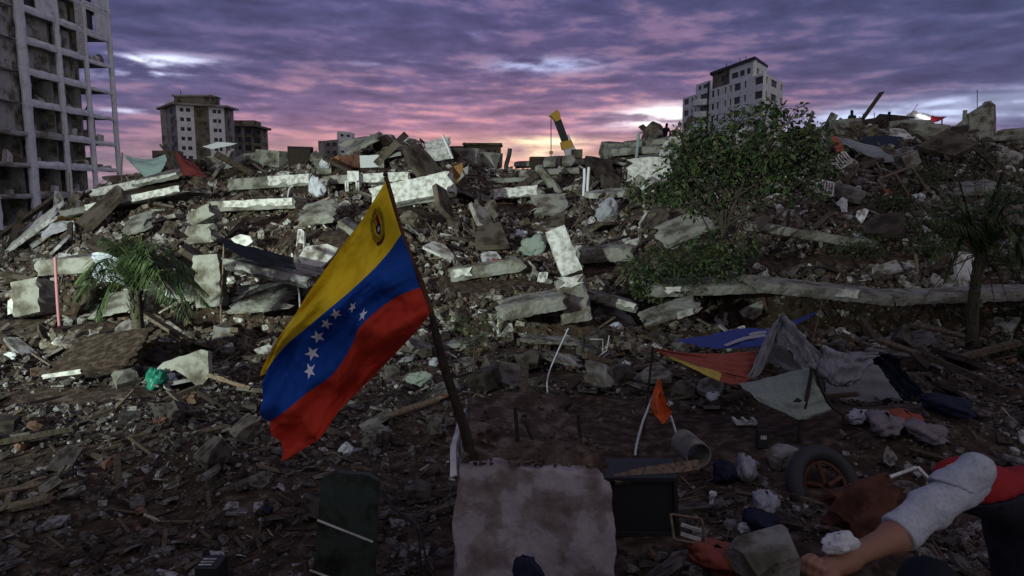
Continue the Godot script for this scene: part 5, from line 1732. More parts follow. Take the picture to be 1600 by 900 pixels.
	# bent white pipes and the orange flag
	pole("bent_pipe", "bent white plastic pipe carrying the orange flag", "pipe", [[1030, 592, 9.4], [1018, 625, 9.4], [1004, 660, 9.35], [994, 698, 9.3], [992, 722, 9.2]], 0.017, "metal_white")
	pole("bent_pipe", "short white plastic pipe rising to the tip of the orange flag", "pipe", [[1048, 650, 9.3], [1056, 675, 9.3], [1063, 704, 9.25]], 0.015, "metal_white")
	cloth("orange_flag", "small bright orange flag hanging from a bent pipe", "flag", [[[1027, 594, 9.38], [1029, 591, 9.38], [1031, 593, 9.36], [1033, 597, 9.34]], [[1019, 616, 9.36], [1026, 618, 9.30], [1031, 614, 9.36], [1038, 618, 9.30]], [[1016, 632, 9.36], [1025, 628, 9.26], [1030, 622, 9.38], [1043, 632, 9.26]], [[1018, 641, 9.34], [1029, 650, 9.26], [1036, 644, 9.34], [1049, 642, 9.26]], [[1026, 650, 9.32], [1032, 660, 9.27], [1037, 661, 9.31], [1048, 648, 9.28]]], "cloth_orange", 0.03, 28, 30, null, 16.0)
	# tarps on the heap
	cloth("teal_tarp", "pale teal tarp slung like a hammock on the crest by the tower", "tarp", [[[192, 240, 36.6], [212, 247, 36.8], [238, 248, 36.9], [258, 241, 36.6]], [[196, 246, 36.4], [214, 257, 36.2], [238, 260, 36.2], [260, 252, 36.4]], [[206, 256, 36.3], [220, 271, 36.0], [234, 279, 35.9], [250, 271, 36.2]]], "cloth_teal", 0.06, 40, 24, null, 4.0)
	pole("tarp_pole", "pale pole standing at the corner of the teal tarp", "pole", [[191, 238, 36.6], [190, 275, 36.6], [190, 314, 36.4]], 0.035, "wood")
	pole("tarp_pole", "dark pole leaning between the teal and the red tarp", "pole", [[250, 226, 36.4], [268, 250, 36.3], [286, 284, 36.0]], 0.05, "metal_dark")
	pole("thin_post", "pale thin post standing before the tower's ground floor", "pole", [[108, 270, 38.0], [110, 316, 38.0]], 0.035, "wood")
	cloth("red_cover", "dark red tarp draped over rubble beside the teal tarp", "tarp", [[[272, 234, 36.2], [282, 243, 36.0], [292, 248, 36.1], [306, 258, 36.0]], [[278, 254, 35.8], [288, 255, 35.6], [302, 262, 35.6], [318, 270, 35.7]], [[286, 276, 35.4], [296, 274, 35.3], [310, 276, 35.3], [330, 277, 35.4]]], "cloth_red", 0.12, 30, 24, null, 3.0)
	cloth("black_tarp", "torn black tarp sagging over the slanting pale beam", "tarp", [[[346, 370, 18.4], [366, 380, 18.6], [400, 388, 18.6], [458, 402, 18.4]], [[348, 378, 17.6], [372, 391, 17.6], [410, 400, 17.5], [460, 411, 17.4]], [[350, 386, 16.7], [384, 404, 16.6], [420, 412, 16.5], [464, 424, 16.4]]], "cloth_black", 0.07, 36, 18, null, 4.0)
	cloth("grey_tarp", "long grey tarp sagging between slabs below the lit shelter", "tarp", [[[1308, 214, 34.6], [1340, 222, 34.6], [1385, 233, 34.4], [1428, 230, 34.6]], [[1312, 222, 33.6], [1345, 236, 33.4], [1385, 246, 33.2], [1424, 242, 33.6]], [[1332, 232, 33.0], [1358, 246, 32.8], [1392, 253, 32.6], [1416, 248, 33.0]]], "cloth_grey", 0.10, 40, 16, null, 3.0)
	cloth("dark_tarp", "dark blue grey tarp covering the heap behind the long grey tarp", "tarp", [[[1345, 214, 36.6], [1380, 212, 36.8], [1430, 216, 37.0]], [[1350, 224, 35.4], [1390, 234, 35.2], [1432, 228, 35.4]]], "cloth_navy", 0.12, 30, 16, null, 3.0)
	cloth("red_cloth", "reddish cloth hanging over the slab beside the tree crown", "cloth", [[[1296, 215, 33.6], [1306, 213, 33.6], [1312, 222, 33.4]], [[1300, 228, 33.0], [1310, 230, 32.8], [1322, 240, 32.8]], [[1306, 238, 32.6], [1316, 246, 32.4], [1328, 252, 32.4]]], "cloth_rust", 0.10, 16, 20, null, 4.0)
	cloth("plastic_sheet", "shiny clear plastic sheet hanging behind the small palm", "plastic sheet", [[[145, 398, 18.6], [158, 394, 18.4], [176, 398, 18.2], [186, 404, 18.0]], [[148, 412, 18.2], [160, 414, 18.0], [178, 416, 17.9], [192, 420, 17.8]], [[147, 434, 17.9], [160, 440, 17.7], [180, 442, 17.6], [196, 446, 17.5]]], "foil", 0.10, 24, 24, null, 5.0)
	cloth("hanging_cloth", "white cloth scrap hanging from debris on the dark slope", "cloth", [[[1306, 318, 26.0], [1316, 308, 26.0], [1324, 312, 26.0]], [[1314, 326, 25.8], [1319, 324, 25.8], [1324, 326, 25.8]], [[1315, 352, 25.6], [1319, 352, 25.6], [1322, 346, 25.6]]], "cloth_white", 0.05, 14, 20, null, 5.0)
	cloth("folded_mattress", "pale folded mattress lying below the tipped white slab", "mattress", [[[66, 362, 29.4], [80, 350, 29.8], [98, 345, 30.0], [116, 346, 30.0]], [[64, 368, 29.0], [82, 357, 29.2], [100, 352, 29.4], [118, 356, 29.4]], [[66, 374, 28.6], [86, 364, 28.8], [104, 360, 28.9], [118, 364, 28.9]]], "cloth_white", 0.10, 24, 16, null, 4.0)

func put_knot(p: Vector3, label: String, mat: String, r: float) -> void:
	var o := put("rag_knot", lump(Vector3(r, r, r), 5.0, 0.4, 2.4, 9, 0.6), mats[mat], null, Transform3D(Basis(), p - Vector3(0, r * 0.7, 0)))
	tag(o, label, "rag")

# ------------------------------------------------------------------ people
func body(bones: Array, cell: float, k: float, planes := [], wobble := 0.0) -> MB:     # tapered capsules joined smoothly and meshed as surface nets
	var lo := Vector3.INF
	var hi := -Vector3.INF
	for b in bones:
		var r: float = maxf(b[2], b[3]) + k * 3.0
		lo = lo.min(b[0] - Vector3.ONE * r).min(b[1] - Vector3.ONE * r)
		hi = hi.max(b[0] + Vector3.ONE * r).max(b[1] + Vector3.ONE * r)
	var n := Vector3i(((hi - lo) / cell).ceil()) + Vector3i(2, 2, 2)
	var f := PackedFloat32Array()
	f.resize(n.x * n.y * n.z)
	for b in bones:
		var a: Vector3 = b[0]
		var ab: Vector3 = b[1] - a
		var l2 := maxf(ab.length_squared(), 1e-9)
		var reach: float = maxf(b[2], b[3]) + k * 4.0
		var i0 := Vector3i(((a.min(b[1]) - Vector3.ONE * reach - lo) / cell).floor()).clamp(Vector3i.ZERO, n - Vector3i.ONE)
		var i1 := Vector3i(((a.max(b[1]) + Vector3.ONE * reach - lo) / cell).ceil()).clamp(Vector3i.ZERO, n - Vector3i.ONE)
		for z in range(i0.z, i1.z + 1):
			for y in range(i0.y, i1.y + 1):
				var at := (z * n.y + y) * n.x
				for x in range(i0.x, i1.x + 1):
					var p := lo + Vector3(x, y, z) * cell
					var t := clampf((p - a).dot(ab) / l2, 0.0, 1.0)
					var q: float = (p - a - ab * t).length() - lerpf(b[2], b[3], t)
					f[at + x] += exp(-q / k)
	for i in f.size():
		f[i] = -k * log(maxf(f[i], 1e-12))
	if planes.size() or wobble > 0.0:
		for z in n.z:
			for y in n.y:
				for x in n.x:
					var i := (z * n.y + y) * n.x + x
					if f[i] > 0.2:
						continue
					var p := lo + Vector3(x, y, z) * cell
					if wobble > 0.0:
						f[i] += wobble * (nz.get_noise_3d(p.x * 130.0, p.y * 130.0, p.z * 60.0) + 0.5 * nz2.get_noise_3dv(p * 40.0))
					for pl in planes:
						f[i] = maxf(f[i], (p - pl[0]).dot(pl[1]))
	var vert := {}
	var grad := {}
	var st := [1, n.x, n.x * n.y]
	for z in n.z - 1:
		for y in n.y - 1:
			for x in n.x - 1:
				var i := (z * n.y + y) * n.x + x
				if absf(f[i]) > cell * 3.0:
					continue
				var c := []
				var neg := 0
				for q in 8:
					var w := f[i + (q & 1) + (st[1] if q & 2 else 0) + (st[2] if q & 4 else 0)]
					c.append(w)
					neg += int(w < 0.0)
				if neg == 0 or neg == 8:
					continue
				var s := Vector3.ZERO
				var m := 0
				for e in [[0, 1], [2, 3], [4, 5], [6, 7], [0, 2], [1, 3], [4, 6], [5, 7], [0, 4], [1, 5], [2, 6], [3, 7]]:
					var u: float = c[e[0]]
					var w: float = c[e[1]]
					if (u < 0.0) != (w < 0.0):
						var t := u / (u - w)
						var pa := Vector3(e[0] & 1, (e[0] >> 1) & 1, (e[0] >> 2) & 1)
						var pb := Vector3(e[1] & 1, (e[1] >> 1) & 1, (e[1] >> 2) & 1)
						s += pa.lerp(pb, t)
						m += 1
				vert[i] = lo + (Vector3(x, y, z) + s / m) * cell
				grad[i] = Vector3(c[1] + c[3] + c[5] + c[7] - c[0] - c[2] - c[4] - c[6], c[2] + c[3] + c[6] + c[7] - c[0] - c[1] - c[4] - c[5], c[4] + c[5] + c[6] + c[7] - c[0] - c[1] - c[2] - c[3]).normalized()
	var mb := MB.new()
	for i in vert:
		for ax in 3:
			var j: int = i + st[ax]
			if j >= f.size() or (f[i] < 0.0) == (f[j] < 0.0):
				continue
			var u: int = st[(ax + 1) % 3]
			var w: int = st[(ax + 2) % 3]
			if not (vert.has(i - u) and vert.has(i - w) and vert.has(i - u - w)):
				continue
			var q := [i, i - u, i - u - w, i - w]
			if f[i] >= 0.0:
				q.reverse()
			mb.stri(vert[q[0]], vert[q[1]], vert[q[2]], grad[q[0]], grad[q[1]], grad[q[2]])
			mb.stri(vert[q[0]], vert[q[2]], vert[q[3]], grad[q[0]], grad[q[2]], grad[q[3]])
	return mb

func build_person() -> void:
	# the person seated on the bank: one arm reaches down into the picture
	var o := on(2.35, -2.75)
	var t := thing("person", o, "person in a red and navy vest with a pale sleeve, reaching down with one arm", "person")
	var S := P(1500, 752, 2.38) - o
	var E := P(1400, 838, 2.25) - o
	var Wr := P(1322, 874, 2.06) - o
	var Ha := P(1288, 892, 1.99) - o
	var C1 := P(1600, 792, 2.62) - o
	var C2 := P(1628, 930, 2.62) - o
	var Pe := P(1640, 1050, 2.66) - o
	var Ne := P(1668, 712, 2.78) - o
	var He := P(1702, 628, 2.88) - o
	var S2 := P(1720, 780, 2.75) - o
	var kn := P(1450, 915, 2.42) - o
	var ft := kn + Vector3(-0.02, -0.42, -0.12)
	var kn2 := Pe + Vector3(0.22, 0.12, -0.40)
	var ft2 := kn2 + Vector3(0.02, -0.42, -0.12)
	var el2 := S2 + Vector3(0.12, -0.24, -0.05)
	var ha2 := el2 + Vector3(-0.05, -0.16, -0.2)
	var skin := body([[S, E, 0.052, 0.045], [E, Wr, 0.047, 0.032], [Wr, Ha, 0.032, 0.036], [C1, C2, 0.125, 0.12], [C2, Pe, 0.12, 0.13], [C1, S, 0.09, 0.06], [C1, S2, 0.10, 0.06], [C1, Ne, 0.07, 0.055], [Ne, He, 0.055, 0.07], [He, He + Vector3(0.01, 0.06, -0.01), 0.085, 0.088], [He + Vector3(0, -0.03, -0.05), He + Vector3(0, -0.05, -0.06), 0.045, 0.04], [Pe, kn, 0.085, 0.06], [kn, ft, 0.055, 0.042], [Pe, kn2, 0.085, 0.06], [kn2, ft2, 0.055, 0.042], [S2, el2, 0.05, 0.042], [el2, ha2, 0.042, 0.036], [ft, ft + Vector3(-0.02, -0.02, -0.16), 0.04, 0.035], [ft2, ft2 + Vector3(0.02, -0.02, -0.16), 0.04, 0.035]], 0.02, 0.018)
	# the hand: palm, four curled fingers, a thumb from the side of the palm
	var fwd := (Ha - Wr).normalized()
	var up := Vector3(0, 1, 0)
	var side := fwd.cross(up).normalized()
	up = side.cross(fwd).normalized()
	var bones := [[Wr, Ha, 0.034, 0.034], [Ha - side * 0.022, Ha + side * 0.022, 0.024, 0.024]]
	for i in 4:
		var k := Ha + fwd * 0.028 + side * (0.030 - 0.020 * i)
		var l: float = [0.038, 0.044, 0.041, 0.032][i]
		var m := k + fwd * l * 0.8 + up * 0.012
		var q := m + up * l * 0.75 + fwd * 0.004
		var e := q + up * l * 0.2 - fwd * l * 0.55
		bones.append_array([[k - fwd * 0.03, k, 0.011, 0.0105], [k, m, 0.0102, 0.0092], [m, q, 0.0090, 0.0084], [q, e, 0.0082, 0.0075]])
	var th := Ha - fwd * 0.025 + side * 0.034
	bones.append_array([[th - side * 0.015, th + side * 0.012 + fwd * 0.02 + up * 0.02, 0.014, 0.012], [th + side * 0.012 + fwd * 0.02 + up * 0.02, th + fwd * 0.05 + up * 0.038, 0.012, 0.0095]])
	var hand := body(bones, 0.0055, 0.004)
	skin.v.append_array(hand.v)
	skin.n.append_array(hand.n)
	skin.c.append_array(hand.c)
	skin.uv.append_array(hand.uv)
	# ears, nose, brow
	put("body", skin.mesh(), mats.skin, t)
	var hair := body([[He + Vector3(0.01, 0.055, 0.005), He + Vector3(0.01, 0.075, 0.015), 0.096, 0.092], [He + Vector3(0.01, 0.0, 0.05), He + Vector3(0.01, 0.03, 0.045), 0.07, 0.07]], 0.014, 0.01, [[He + Vector3(0, -0.02, 0), Vector3(0, -0.5, -0.85).normalized()]])
	put("hair", hair.mesh(), mats.metal_dark, t)
	# clothes end in clean edges
	var ax := (E - S).normalized()
	var hem := S + ax * ((E - S).length() * 0.98)
	var sleeve := body([[S + Vector3(0.02, 0.0, 0.02), S.lerp(E, 0.5), 0.066, 0.063], [S.lerp(E, 0.5), E + ax * 0.1, 0.063, 0.067]], 0.008, 0.010, [[hem, ax]], 0.010)
	put("sleeve", sleeve.mesh(), mats.person_white, t)
	var flap_end := S + ax * 0.055
	var flap := body([[S + Vector3(0.035, 0.045, 0.02), S + ax * 0.08, 0.068, 0.075]], 0.009, 0.008, [[flap_end, (ax + Vector3(0.25, -0.55, 0)).normalized()]], 0.010)
	put("shoulder_flap", flap.mesh(), mats.person_white, t)
	var cut := P(1560, 752, 2.55) - o
	var torso := [[C1, C2, 0.150, 0.150], [C2, Pe, 0.150, 0.155], [C1, S + (C1 - S) * 0.02, 0.115, 0.092], [C1, S2 + (C1 - S2) * 0.15, 0.115, 0.085], [C1, C1.lerp(Ne, 0.75), 0.11, 0.082]]
	var dirn := Vector3(-0.06, -1, 0).normalized()
	put("vest_yoke", body(torso, 0.018, 0.018, [[cut, dirn]], 0.012).mesh(), mats.person_red, t)
	put("vest", body(torso, 0.018, 0.018, [[cut, -dirn]], 0.012).mesh(), mats.person_navy, t)
	put("trousers", body([[Pe, kn, 0.13, 0.10], [kn, ft, 0.09, 0.065], [Pe, kn2, 0.105, 0.078], [kn2, ft2, 0.072, 0.062], [Pe + Vector3(-0.05, 0, 0), Pe + Vector3(0.1, 0, 0), 0.12, 0.12]], 0.03, 0.015).mesh(), mats.person_navy, t)
	put("far_sleeve", body([[S2, S2.lerp(el2, 0.9), 0.066, 0.06]], 0.016, 0.01).mesh(), mats.person_white, t)
	var dk := put("dark_bag", lump(Vector3(0.12, 0.14, 0.08), 31.0, 0.3, 2.0, 14, 0.4), mats.cloth_navy, null, Transform3D(Basis(), P(822, 925, 4.35)))
	tag(dk, "dark pointed bag leaning against the foot of the wall stub", "bag")
	var c := put("white_cloth", lump(Vector3(0.055, 0.034, 0.035), 12.0, 0.35, 1.6, 18, 0.35), mats.cloth_white, null, Transform3D(Basis(Vector3(0, 0, 1), 0.1), P(1312, 862, 2.02)))
	tag(c, "crumpled white cloth clutched in the seated person's hand", "cloth")

func far_person(label: String, px: float, py: float, d: float, h: float, lean: float, crouch: float) -> void:
	var g := P(px, py, d)
	var o := Vector3(g.x, g.y, g.z)
	var t := thing("person", o, label, "person", "figures on the crest")
	var s := h / 1.75
	var hip := Vector3(0, 0.92 - 0.5 * crouch, 0) * s
	var ch := hip + Vector3(lean * 0.4, 0.40, 0.1 * crouch) * s
	var ne := hip + Vector3(lean * 0.55, 0.58, 0.12 * crouch) * s
	var he := ne + Vector3(lean * 0.1, 0.16, 0.02) * s
	var bones := [[hip, ch, 0.13 * s, 0.15 * s], [ch, ne, 0.13 * s, 0.06 * s], [ne, he, 0.06 * s, 0.10 * s]]
	for q in [-1.0, 1.0]:
		var k := hip + Vector3(q * 0.12, -0.42 + 0.35 * crouch, 0.35 * crouch) * s
		var f := Vector3(q * 0.13, 0.06, 0.1 * crouch) * s
		bones.append_array([[hip + Vector3(q * 0.08 * s, 0, 0), k, 0.085 * s, 0.06 * s], [k, f, 0.06 * s, 0.04 * s], [f, f + Vector3(0, 0, 0.14 * s), 0.045 * s, 0.04 * s]])
		var sh := ch + Vector3(q * 0.17, 0.1, 0) * s
		var el := sh + Vector3(q * 0.08 + lean * 0.1, -0.27, 0.05) * s
		bones.append_array([[sh, el, 0.055 * s, 0.045 * s], [el, el + Vector3(lean * 0.2 - q * 0.05, -0.2, 0.18) * s, 0.045 * s, 0.035 * s]])
	put("body", body(bones, 0.045, 0.02).mesh(), mats.person_navy, t)

# ------------------------------------------------------------------ odds and ends
func frame_box(t: Node3D, called: String, w: float, h: float, bar: float, m: Material, xf: Transform3D, mids := 0) -> void:
	for q in [[-0.5, 0], [0.5, 0]]:
		var mb := MB.new()
		mb.box(xf * Transform3D(Basis(), Vector3(q[0] * w, 0, 0)), Vector3(bar, h, bar))
		put(called, mb.mesh(), m, t)
	for q in [-0.5, 0.5]:
		var mb := MB.new()
		mb.box(xf * Transform3D(Basis(), Vector3(0, q * h, 0)), Vector3(w - bar * 1.02, bar, bar * 0.96))
		put(called, mb.mesh(), m, t)
	for i in mids:
		var mb := MB.new()
		mb.box(xf * Transform3D(Basis(), Vector3(((i + 1.0) / (mids + 1.0) - 0.5) * w, 0, 0)), Vector3(bar * 0.8, h - bar * 1.02, bar * 0.8))
		put("slat", mb.mesh(), m, t)

func bag(label: String, category: String, px: float, py: float, r: Vector3, mat: String, sd: float, up := 0.0, amp := 0.35) -> void:
	var g := G(px, py)
	var o := put(category.replace(" ", "_"), lump(r, sd, amp, 2.3, 14, 0.6), mats[mat], null, Transform3D(Basis(Vector3.UP, sd), g + Vector3(0, up - 0.04, 0)))
	tag(o, label, category)

func build_things() -> void:
	var m: MB
	var t: Node3D
	# dark green panel standing before the wall stub
	t = thing("green_panel", P(540, 900, 4.7), "dark green board with pale tape strips standing beside the wall stub", "board")
	var o := t.position
	var out := PackedVector2Array()
	for q in [[486, 925], [502, 748], [520, 738], [575, 742], [592, 752], [584, 925]]:
		var p := P(q[0], q[1], 4.7) - o
		out.append(Vector2(p.x, p.y))
	put("panel", prism(out, 0.05).mesh(), mats.panel_green, t, Transform3D(Basis(), Vector3(0, 0, 0)))
	for q in [[496, 812, 583, 846], [484, 890, 584, 928]]:
		var a := P(q[0], q[1], 4.7) - o
		var b := P(q[2], q[3], 4.7) - o
		a.z = 0.006
		b.z = 0.006
		m = MB.new()
		m.box(Transform3D(facing(b - a), (a + b) * 0.5), Vector3(a.distance_to(b), 0.012, 0.008))
		put("tape_strip", m.mesh(), mats.plaster, t)
	keep_out.append([-1.1, -4.8, 0.45])
	pole("iron_rod", "thin dark rod leaning from the green board into the earth", "iron bar", [[575, 735, 5.4], [610, 790, 5.2], [662, 845, 5.0]], 0.009, "metal_dark")
	pole("iron_rod", "thin dark rod crossing behind the green board's edge", "iron bar", [[596, 764, 5.3], [630, 810, 5.2], [655, 838, 5.1]], 0.007, "metal_dark")
	# black crate with pale strips at the bottom edge of the picture
	t = thing("black_crate", G(330, 905), "black box with pale strips on its rim half sunk in rubble", "box")
	o = t.position
	slab_part(t, "box", Vector3(-0.10, -0.2, -0.14), Vector3(0.10, 0.16, 0.10), mats.metal_dark)
	for i in 3:
		slab_part(t, "strip", Vector3(-0.09, 0.161, 0.03 - i * 0.05), Vector3(0.03, 0.166, 0.045 - i * 0.05), mats.plaster)
	# dark cabinet with a board on it, right of the wall stub
	t = thing("dark_cabinet", P(1000, 790, 6.9), "dark closed cabinet lying in the rubble right of the wall stub", "cabinet")
	o = t.position
	var bz := Basis(Vector3.UP, -0.15) * Basis(Vector3(0, 0, 1), 0.06)
	for q in [[Vector3(-0.32, -0.25, -0.45), Vector3(0.36, 0.30, -0.42), "back"], [Vector3(-0.34, 0.302, -0.45), Vector3(0.38, 0.34, 0.1), "top"], [Vector3(-0.34, -0.25, -0.42), Vector3(-0.30, 0.30, 0.1), "side"], [Vector3(0.34, -0.25, -0.42), Vector3(0.38, 0.30, 0.1), "side"], [Vector3(-0.298, -0.29, -0.42), Vector3(0.338, -0.25, 0.1), "floor"], [Vector3(-0.296, -0.245, 0.02), Vector3(0.336, 0.298, 0.05), "door"]]:
		m = MB.new()
		m.box(Transform3D(bz, bz * ((q[0] + q[1]) * 0.5)), q[1] - q[0])
		put(q[2], m.mesh(), mats.metal_dark, t)
	board("grey_plank", "long grey plank lying on the dark cabinet", "plank", [[958, 742], [1010, 726], [1092, 716], [1094, 732], [1010, 742], [962, 750]], [6.9, 6.95, 7.0, 6.9, 6.85, 6.8], 0.05, "wood")
	keep_out.append([1.45, -7.0, 0.5])
	# open ended pipe, round bundles
	var pp := P(1092, 712, 8.2)
	t = thing("drain_pipe", pp, "short wide clay pipe lying with its dark mouth open", "pipe")
	var ring := []
	for q in [[0.0, 0.145], [0.0, 0.16], [-0.5, 0.16], [-0.5, 0.145], [0.0, 0.145]]:
		ring.append(q)
	m = MB.new()
	var axis := Basis(Vector3.UP, 0.15)
	for i in 4:
		for k in 24:
			var f := func(q, w): return axis * Vector3(cos(w) * q[1], sin(w) * q[1], q[0])
			var w0 := TAU * k / 24
			var w1 := TAU * (k + 1) / 24
			m.quad(f.call(ring[i], w0), f.call(ring[i], w1), f.call(ring[i + 1], w1), f.call(ring[i + 1], w0))
	put("pipe_wall", m.mesh(), mats.concrete, t)
	bag("dark blue bundle lying beside the pipe mouth", "bundle", 1132, 748, Vector3(0.16, 0.17, 0.16), "cloth_navy", 3.0, 0.0, 0.2)
	bag("grey rock shaped sack beside the dark blue bundle", "sack", 1165, 745, Vector3(0.15, 0.19, 0.14), "cloth_pale", 8.0, 0.0, 0.3)
	bag("lavender white bag lying on a dark blue one near the tyre", "bag", 1196, 812, Vector3(0.17, 0.11, 0.14), "cloth_pale", 14.0, 0.14, 0.25)
	bag("dark blue bag under the lavender white bag", "bag", 1190, 822, Vector3(0.22, 0.11, 0.18), "cloth_navy", 15.0)
	bag("silvery foil scrap beside the dark blue bag", "foil", 1165, 826, Vector3(0.10, 0.06, 0.07), "foil", 16.0)
	bag("brown earthy sack under the drawer frame", "sack", 1120, 880, Vector3(0.36, 0.12, 0.25), "cloth_rust", 21.0)
	# old tyre with its rim
	var tc := P(1288, 762, 7.8)
	t = thing("old_tyre", tc, "old tyre standing tilted in the rubble by the sacks", "tyre")
	var tb := Basis(Vector3.UP, 0.35) * Basis(Vector3(1, 0, 0), -0.55)
	var pts := []
	for i in 41:
		var w := TAU * i / 40
		pts.append(tb * Vector3(cos(w) * 0.40, sin(w) * 0.40, 0))
	put("tyre", tube(pts, 0.10, 12, null, false).mesh(), mats.metal_dark, t)
	pts = []
	for i in 33:
		var w := TAU * i / 32
		pts.append(tb * Vector3(cos(w) * 0.29, sin(w) * 0.29, 0.02))
	put("rim", tube(pts, 0.025, 8, null, false).mesh(), mats.rust, t)
	for i in 5:
		var w := TAU * i / 5 + 0.3
		put("spoke", tube([tb * Vector3(cos(w) * 0.05, sin(w) * 0.05, 0.02), tb * Vector3(cos(w) * 0.28, sin(w) * 0.28, 0.02)], 0.03, 6).mesh(), mats.rust, t)
	keep_out.append([tc.x, tc.z, 0.5])
	# drawer frame and window frame
	t = thing("drawer_frame", P(1075, 830, 6.3), "broken wooden drawer frame lying right of the wall stub", "drawer")
	frame_box(t, "rail", 0.32, 0.26, 0.02, mats.wood, Transform3D(Basis(Vector3.UP, 0.4) * Basis(Vector3(1, 0, 0), -0.9) * Basis(Vector3(0, 0, 1), -0.35), Vector3(0, 0.02, 0)))
	for i in 2:
		m = MB.new()
		m.box(Transform3D(Basis(Vector3(0, 0, 1), -0.32), Vector3(0.02, 0.05 - 0.09 * i, 0.03)), Vector3(0.2, 0.03, 0.02))
		put("pale_slat", m.mesh(), mats.plaster, t)
	t = thing("window_frame", P(1425, 762, 6.6), "white window frame lying in rubble behind the person's arm", "window frame")
	frame_box(t, "frame_rail", 0.46, 0.34, 0.03, mats.plaster, Transform3D(Basis(Vector3(1, 0, 0), -1.0) * Basis(Vector3(0, 0, 1), 0.35), Vector3.ZERO))
	t = thing("window_frame", PB(1405, 300, 29.5) + Vector3(0, 0.25, 0.2), "leaning wooden frame with bars on the dark slope", "window frame")
	frame_box(t, "frame_rail", 1.35, 1.15, 0.09, mats.wood, Transform3D(Basis(Vector3.UP, -0.2) * Basis(Vector3(1, 0, 0), -0.5) * Basis(Vector3(0, 0, 1), 0.42), Vector3.ZERO), 1)
	# white plastic crate on the path, small lamp case
	t = thing("plastic_crate", G(1163, 662), "low white plastic crate lying on the dirt path", "crate")
	for i in 4:
		slab_part(t, "slat", Vector3(-0.15, 0.01, 0.07 - i * 0.055), Vector3(0.15, 0.03, 0.10 - i * 0.055), mats.plaster)
	for q in [-0.14, 0.0, 0.14]:
		slab_part(t, "bearer", Vector3(q - 0.02, 0.031, -0.11), Vector3(q + 0.02, 0.07, 0.10), mats.plaster)
	t = thing("battery_case", G(1190, 694), "small dark case with a white label under the fly sheet", "case")
	slab_part(t, "case", Vector3(-0.07, -0.03, -0.06), Vector3(0.07, 0.20, 0.06), mats.metal_dark)
	slab_part(t, "label", Vector3(-0.04, 0.09, 0.061), Vector3(0.04, 0.14, 0.066), mats.plaster)
	put("handle", tube([Vector3(-0.06, 0.2, 0), Vector3(-0.05, 0.27, 0), Vector3(0.05, 0.27, 0), Vector3(0.06, 0.2, 0)], 0.008, 6).mesh(), mats.metal_dark, t)
	# clothes on the mound
	for q in [[1345, 655, 0.16, "cloth_pale", "pale cloth bundle on the mound beside the tent"], [1385, 668, 0.24, "cloth_dusty", "heap of pinkish grey clothes on the mound"], [1415, 660, 0.2, "cloth_rust", "rust coloured clothes on the mound behind the pinkish grey ones"], [1445, 680, 0.22, "cloth_dusty", "dusty crumpled sheet lying at the end of the mound"], [1480, 640, 0.25, "cloth_navy", "dark blanket lying at the foot of the dark palm"]]:
		bag(q[4], "clothes", q[0], q[1], Vector3(q[2] * 1.5, q[2] * 0.5, q[2]), q[3], q[0] * 0.01, 0.0, 0.4)
	bag("white plastic bag lying below the red tip of the flag", "bag", 541, 706, Vector3(0.13, 0.10, 0.1), "bag_white", 2.0)
	bag("green plastic bag against the peeling wall piece", "bag", 246, 604, Vector3(0.20, 0.24, 0.15), "bag_green", 4.0)
	bag("pale crumpled bag lying under the bush behind the flag", "bag", 655, 600, Vector3(0.26, 0.17, 0.18), "cloth_green", 6.0)
	bag("silver foil bag caught by the bent chair frame", "bag", 975, 588, Vector3(0.16, 0.2, 0.12), "foil", 7.0)
	bag("white plastic bag twisted among sticks behind the bush", "bag", 783, 598, Vector3(0.22, 0.13, 0.14), "bag_white", 9.0)
	bag("white sack beside the white roof slab behind the flag", "bag", 497, 308, Vector3(0.36, 0.5, 0.3), "bag_white", 10.0)
	bag("white bucket shaped lump on the crest slab", "bag", 508, 272, Vector3(0.34, 0.3, 0.3), "bag_white", 11.0, 0.3, 0.15)
	bag("pale rag heap beside the leaning column's top", "rag", 832, 398, Vector3(0.55, 0.4, 0.4), "cloth_green", 12.0)
	bag("pale sacking heap on the slope beside the white oval slab", "rag", 948, 345, Vector3(0.5, 0.55, 0.4), "cloth_pale", 13.0)
	# poles and sticks
	pole("white_stick", "white plastic tube leaning over the purple grey slab", "stick", [[888, 513, 12.7], [872, 548, 12.4], [856, 588, 12.0]], 0.014, "metal_white")
	pole("pink_post", "pink painted post propping the greenish beam", "post", [[86, 402, 16.6], [88, 440, 16.6], [91, 488, 16.5]], 0.036, "paint_pink")
	pole("thin_pole", "thin pale pole standing before the broad grey column", "pole", [[350, 375, 18.0], [348, 430, 18.0], [345, 484, 17.8]], 0.022, "wood")
	pole("thin_pole", "white tube leaning at the end of the slanting pale beam", "pole", [[456, 396, 18.4], [461, 430, 18.2], [468, 466, 18.0]], 0.024, "metal_white")
	pole("fallen_trunk", "pale fallen pole lying in the rubble beside the flag pole", "log", [[686, 624, 9.4], [650, 636, 9.3], [606, 650, 9.2]], 0.05, "wood", "", false)
	pole("fallen_trunk", "dark timber slanting down from the plaster wall piece", "log", [[312, 614, 11.2], [360, 645, 10.4], [424, 686, 9.6]], 0.045, "wood_dark", "", false)
	pole("white_stake", "white stake upright among pancaked floors", "stake", [[913, 264, 34.0], [913, 280, 33.8], [912, 294, 33.6]], 0.07, "metal_white")
	pole("white_stake", "slightly taller white stake beside the upright one", "stake", [[920, 262, 34.0], [919, 276, 33.8], [918, 294, 33.6]], 0.07, "metal_white")
	pole("crest_post", "dark post sticking up on the crest beside the brown house", "post", [[797, 232, 40.0], [795, 244, 40.0], [791, 258, 39.6]], 0.13, "metal_dark")
	pole("crest_post", "thin greenish post beside the white slab next to the tree", "post", [[998, 208, 37.0], [995, 240, 36.6], [992, 262, 36.0]], 0.08, "cloth_teal")
